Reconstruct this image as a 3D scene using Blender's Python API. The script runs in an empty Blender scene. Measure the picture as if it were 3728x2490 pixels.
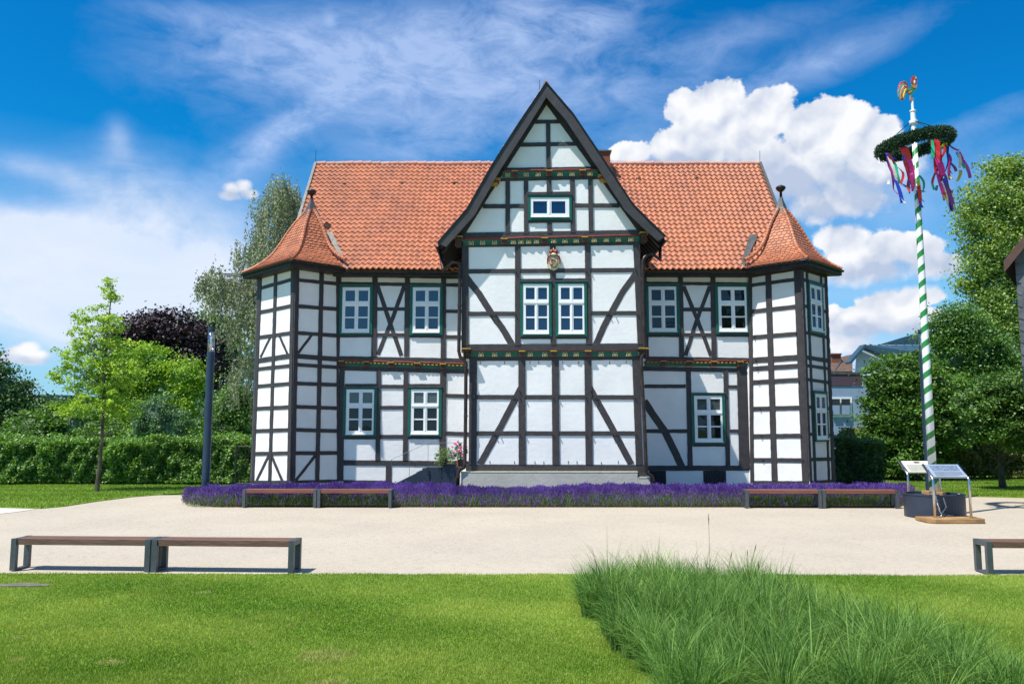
import bpy, math, random
import numpy as np
from math import sin, cos, pi, radians, sqrt, atan2
from mathutils import Vector
random.seed(7)
rng = np.random.default_rng(7)
scene = bpy.context.scene
COL = scene.collection
# ------------------------------------------------------------------ camera model
F = 2900.0; CX, CY = 1864.0, 1245.0; CAMH = 2.0
TILT = radians(6.0); ST, CT = sin(TILT), cos(TILT)
def ray(u, v):
    a = (u-CX)/F; b = (CY-v)/F
    return (a, CT-ST*b, ST+CT*b)
def atY(u, v, Y):
    d = ray(u, v); s = Y/d[1]
    return Vector((d[0]*s, Y, CAMH+d[2]*s))
def gnd(u, v, z=0.0):
    d = ray(u, v); s = (z-CAMH)/d[2]
    return Vector((d[0]*s, d[1]*s, z))
class Plane:
    "vertical (or any) plane in the world that photo measurements are laid on"
    def __init__(s, p, n, tf=None):
        s.p = Vector(p); s.n = Vector(n).normalized(); s.tf = tf
    def at(s, x, y):
        u, v = s.tf(x, y) if s.tf else (x, y)
        d = Vector(ray(u, v)); o = Vector((0, 0, CAMH))
        return o + d*((s.p-o).dot(s.n)/d.dot(s.n))
T2 = lambda x, y: (860+x/1.7422, 940+y/1.7422)
T7 = lambda x, y: (2260+x/1.7422, 940+y/1.7422)
T3 = lambda x, y: (1560+x/2.3756, 280+y/2.3756)
T4 = lambda x, y: (1560+x/2.6089, 840+y/2.6089)
T5 = lambda x, y: (1560+x/2.6089, 1260+y/2.6089)
T1 = lambda x, y: (860+x/2.6089, 560+y/2.6089)
T6 = lambda x, y: (2260+x/2.6089, 560+y/2.6089)
TR = lambda x, y: (3100+x/2.799, 240+y/2.799)
TB = lambda x, y: (3200+x/2.85, 1600+y/2.85)
# ------------------------------------------------------------------ materials
MATS = {}
def nmat(name):
    m = bpy.data.materials.new(name); m.use_nodes = True
    nt = m.node_tree; nt.nodes.clear(); MATS[name] = m
    out = nt.nodes.new('ShaderNodeOutputMaterial')
    return m, nt, out
def N(nt, t, **kw):
    n = nt.nodes.new(t)
    for k, v in kw.items():
        if k in n.inputs: n.inputs[k].default_value = v
        else: setattr(n, k, v)
    return n
def L(nt, a, b): nt.links.new(a, b)
def c4(c): return (c[0], c[1], c[2], 1.0)
def mixc(nt, fac, a, b, mode='MIX'):
    n = nt.nodes.new('ShaderNodeMix'); n.data_type = 'RGBA'; n.blend_type = mode
    for s, i in ((fac, 0), (a, 6), (b, 7)):
        if isinstance(s, (int, float)): n.inputs[i].default_value = s
        elif isinstance(s, tuple): n.inputs[i].default_value = c4(s)
        else: L(nt, s, n.inputs[i])
    return n.outputs[2]
def maprange(nt, x, a, b, c=0.0, d=1.0, smooth=False):
    n = nt.nodes.new('ShaderNodeMapRange')
    if smooth: n.interpolation_type = 'SMOOTHSTEP'
    L(nt, x, n.inputs[0])
    for i, v in enumerate((a, b, c, d)): n.inputs[i+1].default_value = v
    return n.outputs[0]
def basic(name, col, rough=0.6, var=0.15, scale=3.0, bump=0.0, bscale=30.0, col2=None, metal=0.0, stretch=(1, 1, 1), tint=0.0, spec=0.4, dist=0.02):
    m, nt, out = nmat(name)
    b = N(nt, 'ShaderNodeBsdfPrincipled'); b.inputs['Roughness'].default_value = rough
    b.inputs['Metallic'].default_value = metal; b.inputs['Specular IOR Level'].default_value = spec
    tc = N(nt, 'ShaderNodeTexCoord'); mp = N(nt, 'ShaderNodeMapping'); mp.inputs['Scale'].default_value = stretch
    L(nt, tc.outputs['Object'], mp.inputs[0])
    nz = N(nt, 'ShaderNodeTexNoise'); nz.inputs['Scale'].default_value = scale; nz.inputs['Detail'].default_value = 6; nz.inputs['Roughness'].default_value = .6
    L(nt, mp.outputs[0], nz.inputs['Vector'])
    c2 = col2 if col2 else tuple(max(0, c*(1-var*2)) for c in col)
    c1 = col if col2 else tuple(min(1, c*(1+var*.6)) for c in col)
    f = maprange(nt, nz.outputs[0], .32, .68)
    cc = mixc(nt, f, c2, c1)
    if tint:
        at = N(nt, 'ShaderNodeAttribute'); at.attribute_name = 'tint'
        k = maprange(nt, at.outputs['Fac'], 0, 1, 1-tint, 1+tint*.5)
        mm = N(nt, 'ShaderNodeVectorMath', operation='SCALE'); L(nt, cc, mm.inputs[0]); L(nt, k, mm.inputs['Scale']); cc = mm.outputs[0]
    L(nt, cc, b.inputs['Base Color'])
    if bump:
        n2 = N(nt, 'ShaderNodeTexNoise'); n2.inputs['Scale'].default_value = bscale; n2.inputs['Detail'].default_value = 5
        L(nt, mp.outputs[0], n2.inputs['Vector'])
        bp = N(nt, 'ShaderNodeBump'); bp.inputs['Strength'].default_value = bump; bp.inputs['Distance'].default_value = dist
        L(nt, n2.outputs[0], bp.inputs['Height']); L(nt, bp.outputs[0], b.inputs['Normal'])
    L(nt, b.outputs[0], out.inputs[0])
    return m
def leafmat(name, dark, light, trans=.35, gloss=.06, straw=None):
    m, nt, out = nmat(name)
    at = N(nt, 'ShaderNodeAttribute'); at.attribute_name = 'tint'
    cc = mixc(nt, at.outputs['Fac'], dark, light)
    if straw: cc = mixc(nt, maprange(nt, at.outputs['Fac'], .93, .97), cc, straw)
    d = N(nt, 'ShaderNodeBsdfDiffuse'); t = N(nt, 'ShaderNodeBsdfTranslucent'); g = N(nt, 'ShaderNodeBsdfGlossy'); g.inputs['Roughness'].default_value = .6
    L(nt, cc, d.inputs[0])
    tcol = mixc(nt, 1.0, cc, (1.25, 1.2, .45), 'MULTIPLY'); L(nt, tcol, t.inputs[0])
    m1 = N(nt, 'ShaderNodeMixShader'); m1.inputs[0].default_value = trans; L(nt, d.outputs[0], m1.inputs[1]); L(nt, t.outputs[0], m1.inputs[2])
    m2 = N(nt, 'ShaderNodeMixShader'); m2.inputs[0].default_value = gloss; L(nt, m1.outputs[0], m2.inputs[1]); L(nt, g.outputs[0], m2.inputs[2])
    L(nt, m2.outputs[0], out.inputs[0])
    return m
plaster = basic('plaster', (.87, .86, .855), .85, var=.045, scale=1.1, bump=.45, bscale=9, dist=.012)
plaster_old = basic('plinth_render', (.52, .50, .43), .85, var=.07, scale=2, bump=.3, bscale=14)
timber = basic('timber', (.057, .051, .055), .62, var=.25, scale=5, bump=.5, bscale=22, col2=(.038, .034, .037))
timber_dk = basic('timber_dark', (.03, .024, .024), .6, var=.25, scale=5, bump=.4, bscale=22)
barge = basic('barge_paint', (.062, .056, .058), .5, var=.15, scale=3, bump=.2, bscale=18)
green = basic('green_paint', (.008, .12, .085), .42, var=.12, scale=3)
white = basic('white_paint', (.87, .88, .9), .4, var=.02, scale=4)
redp = basic('red_paint', (.27, .04, .03), .5, var=.2, scale=9)
yellowp = basic('yellow_paint', (.52, .30, .03), .5, var=.15, scale=9)
gold = basic('gold_leaf', (.55, .38, .1), .35, var=.2, scale=14, metal=.4)
cream = basic('cream_paint', (.62, .58, .42), .5, var=.1, scale=9)
tile = basic('clay_tile', (.55, .22, .12), .55, scale=.9, col2=(.45, .19, .12), bump=.2, bscale=40, tint=.15, dist=.006)
tile2 = basic('plain_tile', (.54, .20, .10), .55, scale=2.5, col2=(.42, .155, .085), bump=.2, bscale=40, tint=.25, dist=.006)
ridge_m = basic('ridge_tile', (.60, .27, .19), .7, scale=4, col2=(.50, .29, .23), tint=.15)
lead = basic('lead_sheet', (.14, .138, .13), .5, var=.2, scale=5, metal=.35)
gutter_m = basic('gutter_metal', (.035, .033, .032), .38, var=.25, scale=6, metal=.5)
pipe_m = basic('downpipe_metal', (.075, .05, .045), .35, var=.3, scale=5, metal=.5)
copper = basic('old_copper', (.14, .06, .045), .4, var=.3, scale=6, metal=.6)
slate = basic('slate', (.12, .13, .15), .55, var=.2, scale=6, tint=.35)
brick = basic('brick', (.24, .085, .05), .85, var=.2, scale=25)
steel_blue = basic('blue_grey_steel', (.036, .052, .078), .45, var=.1, scale=3, metal=.2)
bench_steel = basic('bench_steel', (.105, .118, .135), .42, var=.12, scale=8, metal=.35)
bench_wood = basic('bench_wood', (.21, .115, .08), .55, var=.2, scale=12, stretch=(.15, 1, 1), bump=.3, bscale=50, col2=(.13, .068, .05))
red_wood = basic('bench_wood_red', (.25, .10, .058), .55, var=.2, scale=12, stretch=(.15, 1, 1), bump=.3, bscale=50, col2=(.17, .065, .04))
board_wood = basic('board_wood', (.42, .24, .10), .7, var=.25, scale=6, stretch=(.3, 1, 1))
inox = basic('stainless', (.62, .62, .63), .22, var=.05, scale=3, metal=1.0)
lampm = basic('lamp_paint', (.035, .062, .10), .38, var=.1, scale=3, metal=.3)
planter_m = basic('planter_paint', (.04, .052, .08), .4, var=.1, scale=3, metal=.2)
terra = basic('terracotta', (.55, .24, .12), .8, var=.15, scale=9)
blackp = basic('black_plastic', (.015, .015, .017), .45, var=.1)
bark = basic('bark', (.13, .10, .075), .9, var=.35, scale=12, bump=.8, bscale=18, stretch=(1, 1, .3))
bark_birch = basic('birch_bark', (.5, .48, .45), .8, col2=(.12, .11, .1), scale=7, stretch=(.4, .4, 2))
fence_m = basic('fence_metal', (.02, .022, .025), .5)
ft_blue = basic('far_wall_blue', (.24, .32, .47), .8, var=.04)
ft_white = basic('far_wall_white', (.52, .60, .70), .8, var=.04)
ft_roof = basic('far_metal_roof', (.035, .085, .13), .55, var=.12)
ft_brown = basic('far_tile_roof', (.14, .085, .06), .8, var=.3, scale=6)
ft_dark = basic('far_dark', (.03, .035, .045), .5)
paperc = basic('sign_cream', (.62, .60, .50), .35, var=.05)
signb = basic('sign_blue_grey', (.30, .36, .45), .3, var=.08)
signd = basic('sign_picture', (.05, .08, .15), .3, scale=30, col2=(.25, .3, .4))
ink = basic('sign_ink', (.22, .23, .22), .5)
whitepole = basic('pole_white', (.84, .85, .86), .35, var=.03)
def glassmat(name, base_col, refl):
    m, nt, out = nmat(name)
    d = N(nt, 'ShaderNodeBsdfDiffuse'); d.inputs[0].default_value = c4(base_col)
    g = N(nt, 'ShaderNodeBsdfGlossy'); g.inputs['Roughness'].default_value = .02; g.inputs[0].default_value = (.8, .9, 1, 1)
    tc = N(nt, 'ShaderNodeTexCoord'); nz = N(nt, 'ShaderNodeTexNoise'); nz.inputs['Scale'].default_value = 1.3
    L(nt, tc.outputs['Object'], nz.inputs['Vector'])
    bp = N(nt, 'ShaderNodeBump'); bp.inputs['Strength'].default_value = .08; bp.inputs['Distance'].default_value = .05
    L(nt, nz.outputs[0], bp.inputs['Height']); L(nt, bp.outputs[0], g.inputs['Normal'])
    mx = N(nt, 'ShaderNodeMixShader'); mx.inputs[0].default_value = refl
    L(nt, d.outputs[0], mx.inputs[1]); L(nt, g.outputs[0], mx.inputs[2]); L(nt, mx.outputs[0], out.inputs[0])
    return m
glass_hi = glassmat('window_glass', (.002, .012, .05), .10)  # blue of the mirrored sky is painted into the diffuse base
glass_lo = glassmat('dim_window_glass', (.010, .012, .011), .05)
curtain_g = glassmat('curtained_glass', (.075, .09, .09), .07)
def clearmat():
    m, nt, out = nmat('lamp_glass')
    t = N(nt, 'ShaderNodeBsdfTransparent'); t.inputs[0].default_value = (.80, .86, .88, 1)
    g = N(nt, 'ShaderNodeBsdfGlossy'); g.inputs['Roughness'].default_value = .08
    mx = N(nt, 'ShaderNodeMixShader'); mx.inputs[0].default_value = .3
    L(nt, t.outputs[0], mx.inputs[1]); L(nt, g.outputs[0], mx.inputs[2]); L(nt, mx.outputs[0], out.inputs[0]); return m
lamp_glass = clearmat()
def stripemat():
    m, nt, out = nmat('spiral_paint')
    b = N(nt, 'ShaderNodeBsdfPrincipled'); b.inputs['Roughness'].default_value = .35
    tc = N(nt, 'ShaderNodeTexCoord'); sp = N(nt, 'ShaderNodeSeparateXYZ'); L(nt, tc.outputs['Object'], sp.inputs[0])
    at = N(nt, 'ShaderNodeMath', operation='ARCTAN2'); L(nt, sp.outputs[1], at.inputs[0]); L(nt, sp.outputs[0], at.inputs[1])
    a = N(nt, 'ShaderNodeMath', operation='DIVIDE'); L(nt, at.outputs[0], a.inputs[0]); a.inputs[1].default_value = 2*pi
    z = N(nt, 'ShaderNodeMath', operation='DIVIDE'); L(nt, sp.outputs[2], z.inputs[0]); z.inputs[1].default_value = .345
    s = N(nt, 'ShaderNodeMath', operation='SUBTRACT'); L(nt, z.outputs[0], s.inputs[0]); L(nt, a.outputs[0], s.inputs[1])
    fr = N(nt, 'ShaderNodeMath', operation='FRACT'); L(nt, s.outputs[0], fr.inputs[0])
    lt = N(nt, 'ShaderNodeMath', operation='LESS_THAN'); L(nt, fr.outputs[0], lt.inputs[0]); lt.inputs[1].default_value = .42
    L(nt, mixc(nt, lt.outputs[0], (.84, .85, .86), (.03, .24, .055)), b.inputs['Base Color']); L(nt, b.outputs[0], out.inputs[0]); return m
spiral = stripemat()
# ------------------------------------------------------------------ object helpers
def tag(o, label=None, cat=None, group=None, kind=None):
    if label: o['label'] = label
    if cat: o['category'] = cat
    if group: o['group'] = group
    if kind: o['kind'] = kind
    return o
def empty(name, loc, rz=0, **kw):
    o = bpy.data.objects.new(name, None); COL.objects.link(o); o.location = loc; o.rotation_euler = (0, 0, rz)
    o.empty_display_size = .3
    return tag(o, **kw)
def origin_of(p):
    while p is not None:
        if p.parent is None: return Vector(p.location) if p.rotation_euler.z == 0 else Vector((0, 0, 0))
        p = p.parent
    return Vector((0, 0, 0))
class MB:
    def __init__(s): s.v = []; s.f = []; s.t = []; s.m = []; s.mi = 0; s.tint = None; s.ch = []
    def add(s, vs, fs, tint=None):
        k = len(s.v); s.ch.append((k, len(s.f))); s.v += [tuple(p) for p in vs]
        t = tint if tint is not None else random.random()
        for f in fs: s.f.append(tuple(k+i for i in f)); s.t.append(t); s.m.append(s.mi)
    def prism(s, pts, n, d0, d1, tint=None):
        "polygon (world points) extruded along n from d0 to d1"
        n = Vector(n); k = len(pts); pts = [Vector(p) for p in pts]
        a = [p+n*d0 for p in pts]; b = [p+n*d1 for p in pts]
        fs = [tuple(range(k-1, -1, -1)), tuple(range(k, 2*k))]
        fs += [(i, (i+1) % k, k+(i+1) % k, k+i) for i in range(k)]
        s.add(a+b, fs, tint)
    def box(s, c, sz, rz=0, tint=None):
        hx, hy, hz = sz[0]/2, sz[1]/2, sz[2]/2; cr, sr = cos(rz), sin(rz)
        vs = []
        for z in (-hz, hz):
            for x, y in ((-hx, -hy), (hx, -hy), (hx, hy), (-hx, hy)):
                vs.append((c[0]+x*cr-y*sr, c[1]+x*sr+y*cr, c[2]+z))
        s.add(vs, [(3, 2, 1, 0), (4, 5, 6, 7), (0, 1, 5, 4), (1, 2, 6, 5), (2, 3, 7, 6), (3, 0, 4, 7)], tint)
    def frame_box(s, o, e, n, s0, s1, z0, z1, d0, d1):
        "box in a wall frame: along e, up z, out n"
        vs = []
        for d in (d0, d1):
            for a, z in ((s0, z0), (s1, z0), (s1, z1), (s0, z1)):
                p = o+e*a+n*d; vs.append((p.x, p.y, z))
        s.add(vs, [(3, 2, 1, 0), (4, 5, 6, 7), (0, 1, 5, 4), (1, 2, 6, 5), (2, 3, 7, 6), (3, 0, 4, 7)])
    def tube(s, pts, r, seg=10, caps=True, tint=None, half=False):
        pts = [Vector(p) for p in pts]; n = len(pts)
        rs = r if isinstance(r, (list, tuple)) else [r]*n
        vs = []; prev = None
        for i, p in enumerate(pts):
            t = (pts[min(i+1, n-1)]-pts[max(i-1, 0)]).normalized()
            if prev is None:
                up = Vector((0, 0, 1)) if abs(t.z) < .9 else Vector((0, 1, 0))
                x = t.cross(up).normalized()
            else: x = (prev-t*prev.dot(t)).normalized()
            prev = x; y = x.cross(t)
            for j in range(seg):
                a = 2*pi*j/seg; vs.append(p+x*(cos(a)*rs[i])+y*(sin(a)*rs[i]))
        fs = [(i*seg+j, i*seg+(j+1) % seg, (i+1)*seg+(j+1) % seg, (i+1)*seg+j) for i in range(n-1) for j in range(seg)]
        if caps: fs += [tuple(range(seg-1, -1, -1)), tuple(range((n-1)*seg, n*seg))]
        s.add(vs, fs, tint)
    def lathe(s, c, prof, seg=24, tint=None):
        vs = [(c[0]+r*cos(2*pi*j/seg), c[1]+r*sin(2*pi*j/seg), c[2]+z) for r, z in prof for j in range(seg)]
        fs = [(i*seg+j, i*seg+(j+1) % seg, (i+1)*seg+(j+1) % seg, (i+1)*seg+j) for i in range(len(prof)-1) for j in range(seg)]
        fs += [tuple(range(seg-1, -1, -1)), tuple(range((len(prof)-1)*seg, len(prof)*seg))]
        s.add(vs, fs, tint)
    def each(s, name, mats, parent=None, smooth=False, local=False, per=1):
        "every added solid (or run of per solids) becomes a part of its own"
        out = []; ch = s.ch[::per]+[(len(s.v), len(s.f))]
        for (v0, f0), (v1, f1) in zip(ch[:-1], ch[1:]):
            m = MB(); m.v = s.v[v0:v1]; m.f = [tuple(i-v0 for i in f) for f in s.f[f0:f1]]; m.t = s.t[f0:f1]; m.m = s.m[f0:f1]
            out.append(m.build(name, mats, parent, smooth, local))
        return out
    def build(s, name, mats, parent=None, smooth=False, local=False):
        o0 = Vector((0, 0, 0)) if (local or parent is None) else origin_of(parent)
        me = bpy.data.meshes.new(name)
        me.from_pydata([(p[0]-o0.x, p[1]-o0.y, p[2]-o0.z) for p in s.v], [], s.f)
        for m in (mats if isinstance(mats, (list, tuple)) else [mats]): me.materials.append(m)
        if isinstance(mats, (list, tuple)): me.polygons.foreach_set('material_index', s.m)
        a = me.attributes.new('tint', 'FLOAT', 'FACE'); a.data.foreach_set('value', s.t)
        if smooth: me.polygons.foreach_set('use_smooth', [True]*len(me.polygons))
        me.update()
        o = bpy.data.objects.new(name, me); COL.objects.link(o); o.parent = parent
        return o
def npmesh(name, verts, nper, faces_per, tint, mat, parent=None, local=False, smooth=False):
    """verts (K,nper,3); faces_per: list of index tuples (all same length) per element; tint (K,)"""
    K = verts.shape[0]; o0 = np.zeros(3) if (local or parent is None) else np.array(origin_of(parent))
    vv = (verts-o0).reshape(-1, 3).astype(np.float32)
    fp = np.array(faces_per, dtype=np.int32); nf, nl = fp.shape
    idx = (fp[None]+(np.arange(K, dtype=np.int32)*nper)[:, None, None]).reshape(-1)
    me = bpy.data.meshes.new(name)
    me.vertices.add(len(vv)); me.vertices.foreach_set('co', vv.ravel())
    me.loops.add(len(idx)); me.loops.foreach_set('vertex_index', idx)
    me.polygons.add(K*nf); me.polygons.foreach_set('loop_start', np.arange(0, K*nf*nl, nl, dtype=np.int32))
    try: me.polygons.foreach_set('loop_total', np.full(K*nf, nl, dtype=np.int32))
    except Exception: pass
    me.update(calc_edges=True)
    a = me.attributes.new('tint', 'FLOAT', 'FACE'); a.data.foreach_set('value', np.repeat(tint, nf).astype(np.float32))
    if smooth: me.polygons.foreach_set('use_smooth', np.ones(K*nf, dtype=bool))
    me.materials.append(mat)
    o = bpy.data.objects.new(name, me); COL.objects.link(o); o.parent = parent
    return o
def copy_tree(o, parent=None):
    c = o.copy(); COL.objects.link(c); c.parent = parent
    for ch in list(o.children): copy_tree(ch, c)
    return c
# ------------------------------------------------------------------ wall helpers
BC = [0]
def ribbon(tf, pts, w, jit=.9, step=26):
    "pixel polygon of a hewn beam of width w along the polyline pts"
    P = []
    for (x0, y0), (x1, y1) in zip(pts[:-1], pts[1:]):
        k = max(1, int(math.hypot(x1-x0, y1-y0)/step))
        for i in range(k): P.append((x0+(x1-x0)*i/k, y0+(y1-y0)*i/k))
    P.append(pts[-1]); Lf = []; Rt = []
    for i, (x, y) in enumerate(P):
        a = P[max(0, i-1)]; b = P[min(len(P)-1, i+1)]
        dx, dy = b[0]-a[0], b[1]-a[1]; l = math.hypot(dx, dy); nx, ny = -dy/l, dx/l
        j1 = random.uniform(-jit, jit); j2 = random.uniform(-jit, jit)
        Lf.append((x+nx*(w/2+j1), y+ny*(w/2+j1))); Rt.append((x-nx*(w/2+j2), y-ny*(w/2+j2)))
    return Lf, Rt
def beam(mb, pl, pts, w, d, jit=.9):
    Lf, Rt = ribbon(None, pts, w, jit)
    BC[0] += 1; d = d+(BC[0] % 37)*.0002
    n = pl.n; A = [pl.at(*p) for p in Lf]; B = [pl.at(*p) for p in Rt]
    vs = []
    for a, b in zip(A, B): vs += [a-n*.01, a+n*(d-.004), a.lerp(b, .03)+n*d, b.lerp(a, .03)+n*d, b+n*(d-.004), b-n*.01]
    fs = []; k = len(A)
    for i in range(k-1):
        for j in range(5): fs.append((i*6+j, i*6+j+1, (i+1)*6+j+1, (i+1)*6+j))
    fs.append((0, 1, 2, 3, 4, 5)); e = (k-1)*6; fs.append((e+5, e+4, e+3, e+2, e+1, e))
    mb.add(vs, fs)
def frame(pl, data, parent, mat=timber):
    """data: list of (kind, pts..., w) kind p post, r rail, b brace"""
    mb = MB()
    dd = {'r': .018, 'p': .030, 'b': .008}
    for kind, w, *pts in data:
        beam(mb, pl, [(pts[i], pts[i+1]) for i in range(0, len(pts), 2)], w, dd[kind])
    return mb.build('timber_frame', mat, parent)
def pegs(pl, pts, parent):
    mb = MB()
    for x, y in pts:
        c = pl.at(x, y); mb.tube([c+pl.n*.02, c+pl.n*.075], .018, 6)
    return mb.each('timber_peg', timber_dk, parent)
# ------------------------------------------------------------------ THE HOUSE
FRONTY = -1
house = empty('timber_framed_house', (0, 25, 0), label='large white half-timbered house with black beams and red tiled roof', cat='house')
nF = Vector((0, -1, 0))
YU, YL = 24.95, 25.03
YT, YM, YG = 22.04, 22.12, 22.22
YB = 21.76
pWLu = Plane((0, YU, 0), nF, T2); pWLl = Plane((0, YL, 0), nF, T2)
pWRu = Plane((0, YU, 0), nF, T7); pWRl = Plane((0, YL, 0), nF, T7)
pT = Plane((0, YT, 0), nF, T3); pM = Plane((0, YM, 0), nF, T4); pG = Plane((0, YG, 0), nF, T5)
CL = Vector((-6.57, 23.85, 0)); CR = Vector((8.74, 23.65, 0)); q = 1/sqrt(2)
pLo = Plane(CL, (-q, -q, 0), T2); pLi = Plane(CL, (q, -q, 0), T2)
pRi = Plane(CR, (-q, -q, 0), T7); pRo = Plane(CR, (q, -q, 0), T7)
# wing walls
mb = MB()
mb.box((1.05, YU+.15, 5.43), (13.4, .3, 2.82))
mb.box((1.05, YL+.15, 2.0), (13.4, .3, 4.0))
wing = mb.build('wing_wall', plaster, house)
mb = MB(); mb.box((.95, 28.3, 3.3), (15.6, 5.6, 6.6)); mb.build('house_body', plaster, house)
# gables of main body
mb = MB()
for x in (-6.8, 8.7): mb.prism([(x, 25.1, 6.6), (x, 31.1, 6.6), (x, 28.1, 11.1)], (1, 0, 0), -.1, .1)
mb.each('end_gable', slate, house)
frame(pWLu, [('p',38,650,100,636,640),('p',34,881,100,873,625),('p',32,1087,100,1080,625),('p',32,1316,110,1313,640),
 ('r',30,636,104,1445,118),('r',22,640,162,1445,172),('r',22,895,322,1070,323),('r',24,640,492,895,490),('r',24,895,487,1065,487),('r',20,1090,494,1310,496),
 ('r',22,1330,338,1445,338),('r',24,1330,500,1445,502),('r',32,628,636,1455,652),
 ('b',27,897,178,975,410,1048,618),('b',26,1065,178,985,400,898,612)], wing)
frame(pWRu, [('p',26,150,100,165,640),('p',32,377,105,386,640),('p',32,583,110,592,640),('p',30,815,110,826,640),
 ('r',34,140,98,830,108),('r',20,140,160,830,165),('r',24,395,326,570,326),('r',24,400,487,575,487),('r',22,165,489,400,490),('r',20,605,489,812,490),
 ('r',30,160,638,832,648),('b',25,397,178,490,400,572,620),('b',25,565,178,480,400,410,618)], wing)
frame(pWLl, [('p',40,668,690,660,1412),('p',29,905,705,897,1280),('p',31,1078,710,1072,1280),('p',40,1314,715,1308,1285),
 ('r',30,640,696,1475,718),('r',22,690,808,890,808),('r',24,915,814,1065,814),('r',22,1093,808,1300,808),('r',26,1330,872,1480,876),('r',26,1330,1110,1480,1116),
 ('r',24,915,947,1062,947),('r',26,912,1132,1062,1132),('r',20,685,1138,885,1138),('r',18,1088,1138,1300,1138),
 ('r',33,678,1296,1480,1302),('p',34,967,1310,965,1425),('r',24,678,1417,955,1422)], wing)
frame(pWRl, [('p',31,428,700,440,1325),('p',29,663,705,680,1325),('p',74,772,690,788,1335),('r',28,140,700,820,712),
 ('r',24,150,812,412,812),('r',24,160,1096,420,1096),('r',22,680,816,735,816),('r',22,692,1096,745,1096),('r',18,455,1184,668,1184),('r',32,160,1330,825,1330),
 ('b',46,148,905,200,985,275,1090,340,1220,388,1325)], wing)
# basement of right wing
def poly(pl, pts, d0, d1, mb): mb.prism([pl.at(*p) for p in pts], pl.n, d0, d1)
mb = MB()
for x0, x1 in ((180, 286), (522, 667)): poly(pWRl, [(x0, 1347), (x1, 1347), (x1+3, 1450), (x0+3, 1450)], -.01, .006, mb)
cw = mb.each('cellar_window', ft_dark, house)
CW = iter(cw)
for x0, x1 in ((180, 286), (522, 667)):
    mb = MB()
    for i in range(9):
        x = x0+8+(x1-x0-16)*i/8; mb.tube([pWRl.at(x, 1347)+nF*.03, pWRl.at(x+3, 1450)+nF*.03], .009, 6)
    mb.tube([pWRl.at(x0+2, 1380)+nF*.03, pWRl.at(x1-2, 1380)+nF*.03], .008, 6)
    mb.build('window_grille', fence_m, next(CW))
# gable tower (centre)
tw = MB()
tw.prism([pT.at(*p) for p in ((1018, 170), (262, 1400), (1868, 1372))], nF, -.25, 0)
gable = tw.build('gable_wall', plaster, house)
mb = MB(); mb.prism([pM.at(*p) for p in ((320, 60), (2003, 50), (2043, 1110), (320, 1142))], nF, -.3, 0)
midw = mb.build('upper_wall', plaster, house)
mb = MB(); mb.prism([pG.at(*p) for p in ((390, 60), (2003, 50), (2037, 1190), (388, 1190))], nF, -.3, 0)
loww = mb.build('lower_wall', plaster, house)
xl = pM.at(320, 600).x; xr = pM.at(2020, 600).x
xl2 = pG.at(390, 600).x; xr2 = pG.at(2020, 600).x
for x, x2, s_ in ((xl, xl2, -1), (xr, xr2, 1)):
    mb = MB(); mb.box((x-s_*.04, (YM+25.1)/2+.1, 5.6), (.08, 25.1-YM-.3, 3.1)); mb.box((x2-s_*.05, (YG+25.2)/2+.1, 2.05), (.1, 25.2-YG-.3, 4.0))
    mb.box(((x+x2)/2-s_*.045, (YG+25.2)/2+.1, 4.05), (abs(x-x2)+.05, 25.2-YG-.4, .1))
    sidew = mb.build('side_wall', plaster, house)
    mb = MB()
    for z in (4.2, 5.2, 6.2): mb.box((x+s_*.003, 23.6, z), (.025, 2.7, .18))
    for k in range(4): mb.box((x+s_*.008, YM+.25+k*.85, 5.6), (.03, .2, 3.1))
    mb.build('timber_frame', timber, sidew)
    mb = MB()
    for z in (.75, 1.9, 3.0): mb.box((x2+s_*.003, 23.7, z), (.025, 2.6, .18))
    for k in range(4): mb.box((x2+s_*.008, YM+.35+k*.85, 2.05), (.03, .2, 3.98))
    mb.build('timber_frame', timber, sidew)
# timber of gable
frame(pT, [('r',33,905,392,1135,390),('p',37,1034,398,1038,792),('r',34,790,590,1280,582),('r',36,650,808,1425,797),('r',28,590,892,1510,872),
 ('p',40,685,885,685,1360),('p',39,843,885,845,1360),('p',42,1243,880,1250,1350),('p',40,1400,878,1405,1345),('p',42,1042,890,1043,1008),('p',42,1047,1250,1048,1355),
 ('r',24,860,1012,1228,1006),('r',36,470,1122,828,1120),('r',36,1262,1115,1650,1115),('r',22,858,1256,1240,1250),('r',52,270,1377,1845,1350),
 ('b',84,1012,180,258,1378),('b',84,1026,180,1872,1352)], gable)
# the rakes sit lower than the collars, and the posts end under them
frame(pM, [('r',28,330,145,2005,124),('p',64,350,110,349,1090),('p',60,1972,100,2015,1080),('p',54,848,140,848,1090),('p',55,1180,140,1188,1085),('p',56,1511,130,1525,1080),
 ('r',42,380,388,1957,375),('r',30,875,475,1495,468),('r',42,380,790,822,790),('r',40,1548,785,1978,783),('r',24,880,1018,1500,1016),
 ('r',64,318,1111,2045,1101),
 ('b',62,345,420,400,500,480,600,600,790,700,925,795,1085),('b',60,1975,400,1925,470,1845,580,1745,760,1670,900,1588,1085)], midw)
frame(pG, [('r',40,390,122,2010,110),('p',74,425,110,420,1125),('p',68,1967,105,2003,1125),('p',68,887,120,890,1125),('p',68,1204,120,1210,1125),('p',68,1513,120,1526,1125),
 ('r',43,455,484,1950,486),('r',43,455,828,1960,828),('r',68,355,1155,2055,1160),
 ('b',62,880,395,700,740,488,1122),('b',62,1530,395,1720,735,1925,1122)], loww)
pegs(pG, [(868,490),(868,432),(818,495),(918,492),(1185,490),(1235,490),(1495,490),(1548,490),(1595,495),(1960,495),(632,835),(676,835),(868,838),(918,838),(1180,838),(1235,838),(1498,838),(1550,838),(1745,838),(1790,838),(1972,838),(1543,430)], loww)
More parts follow.
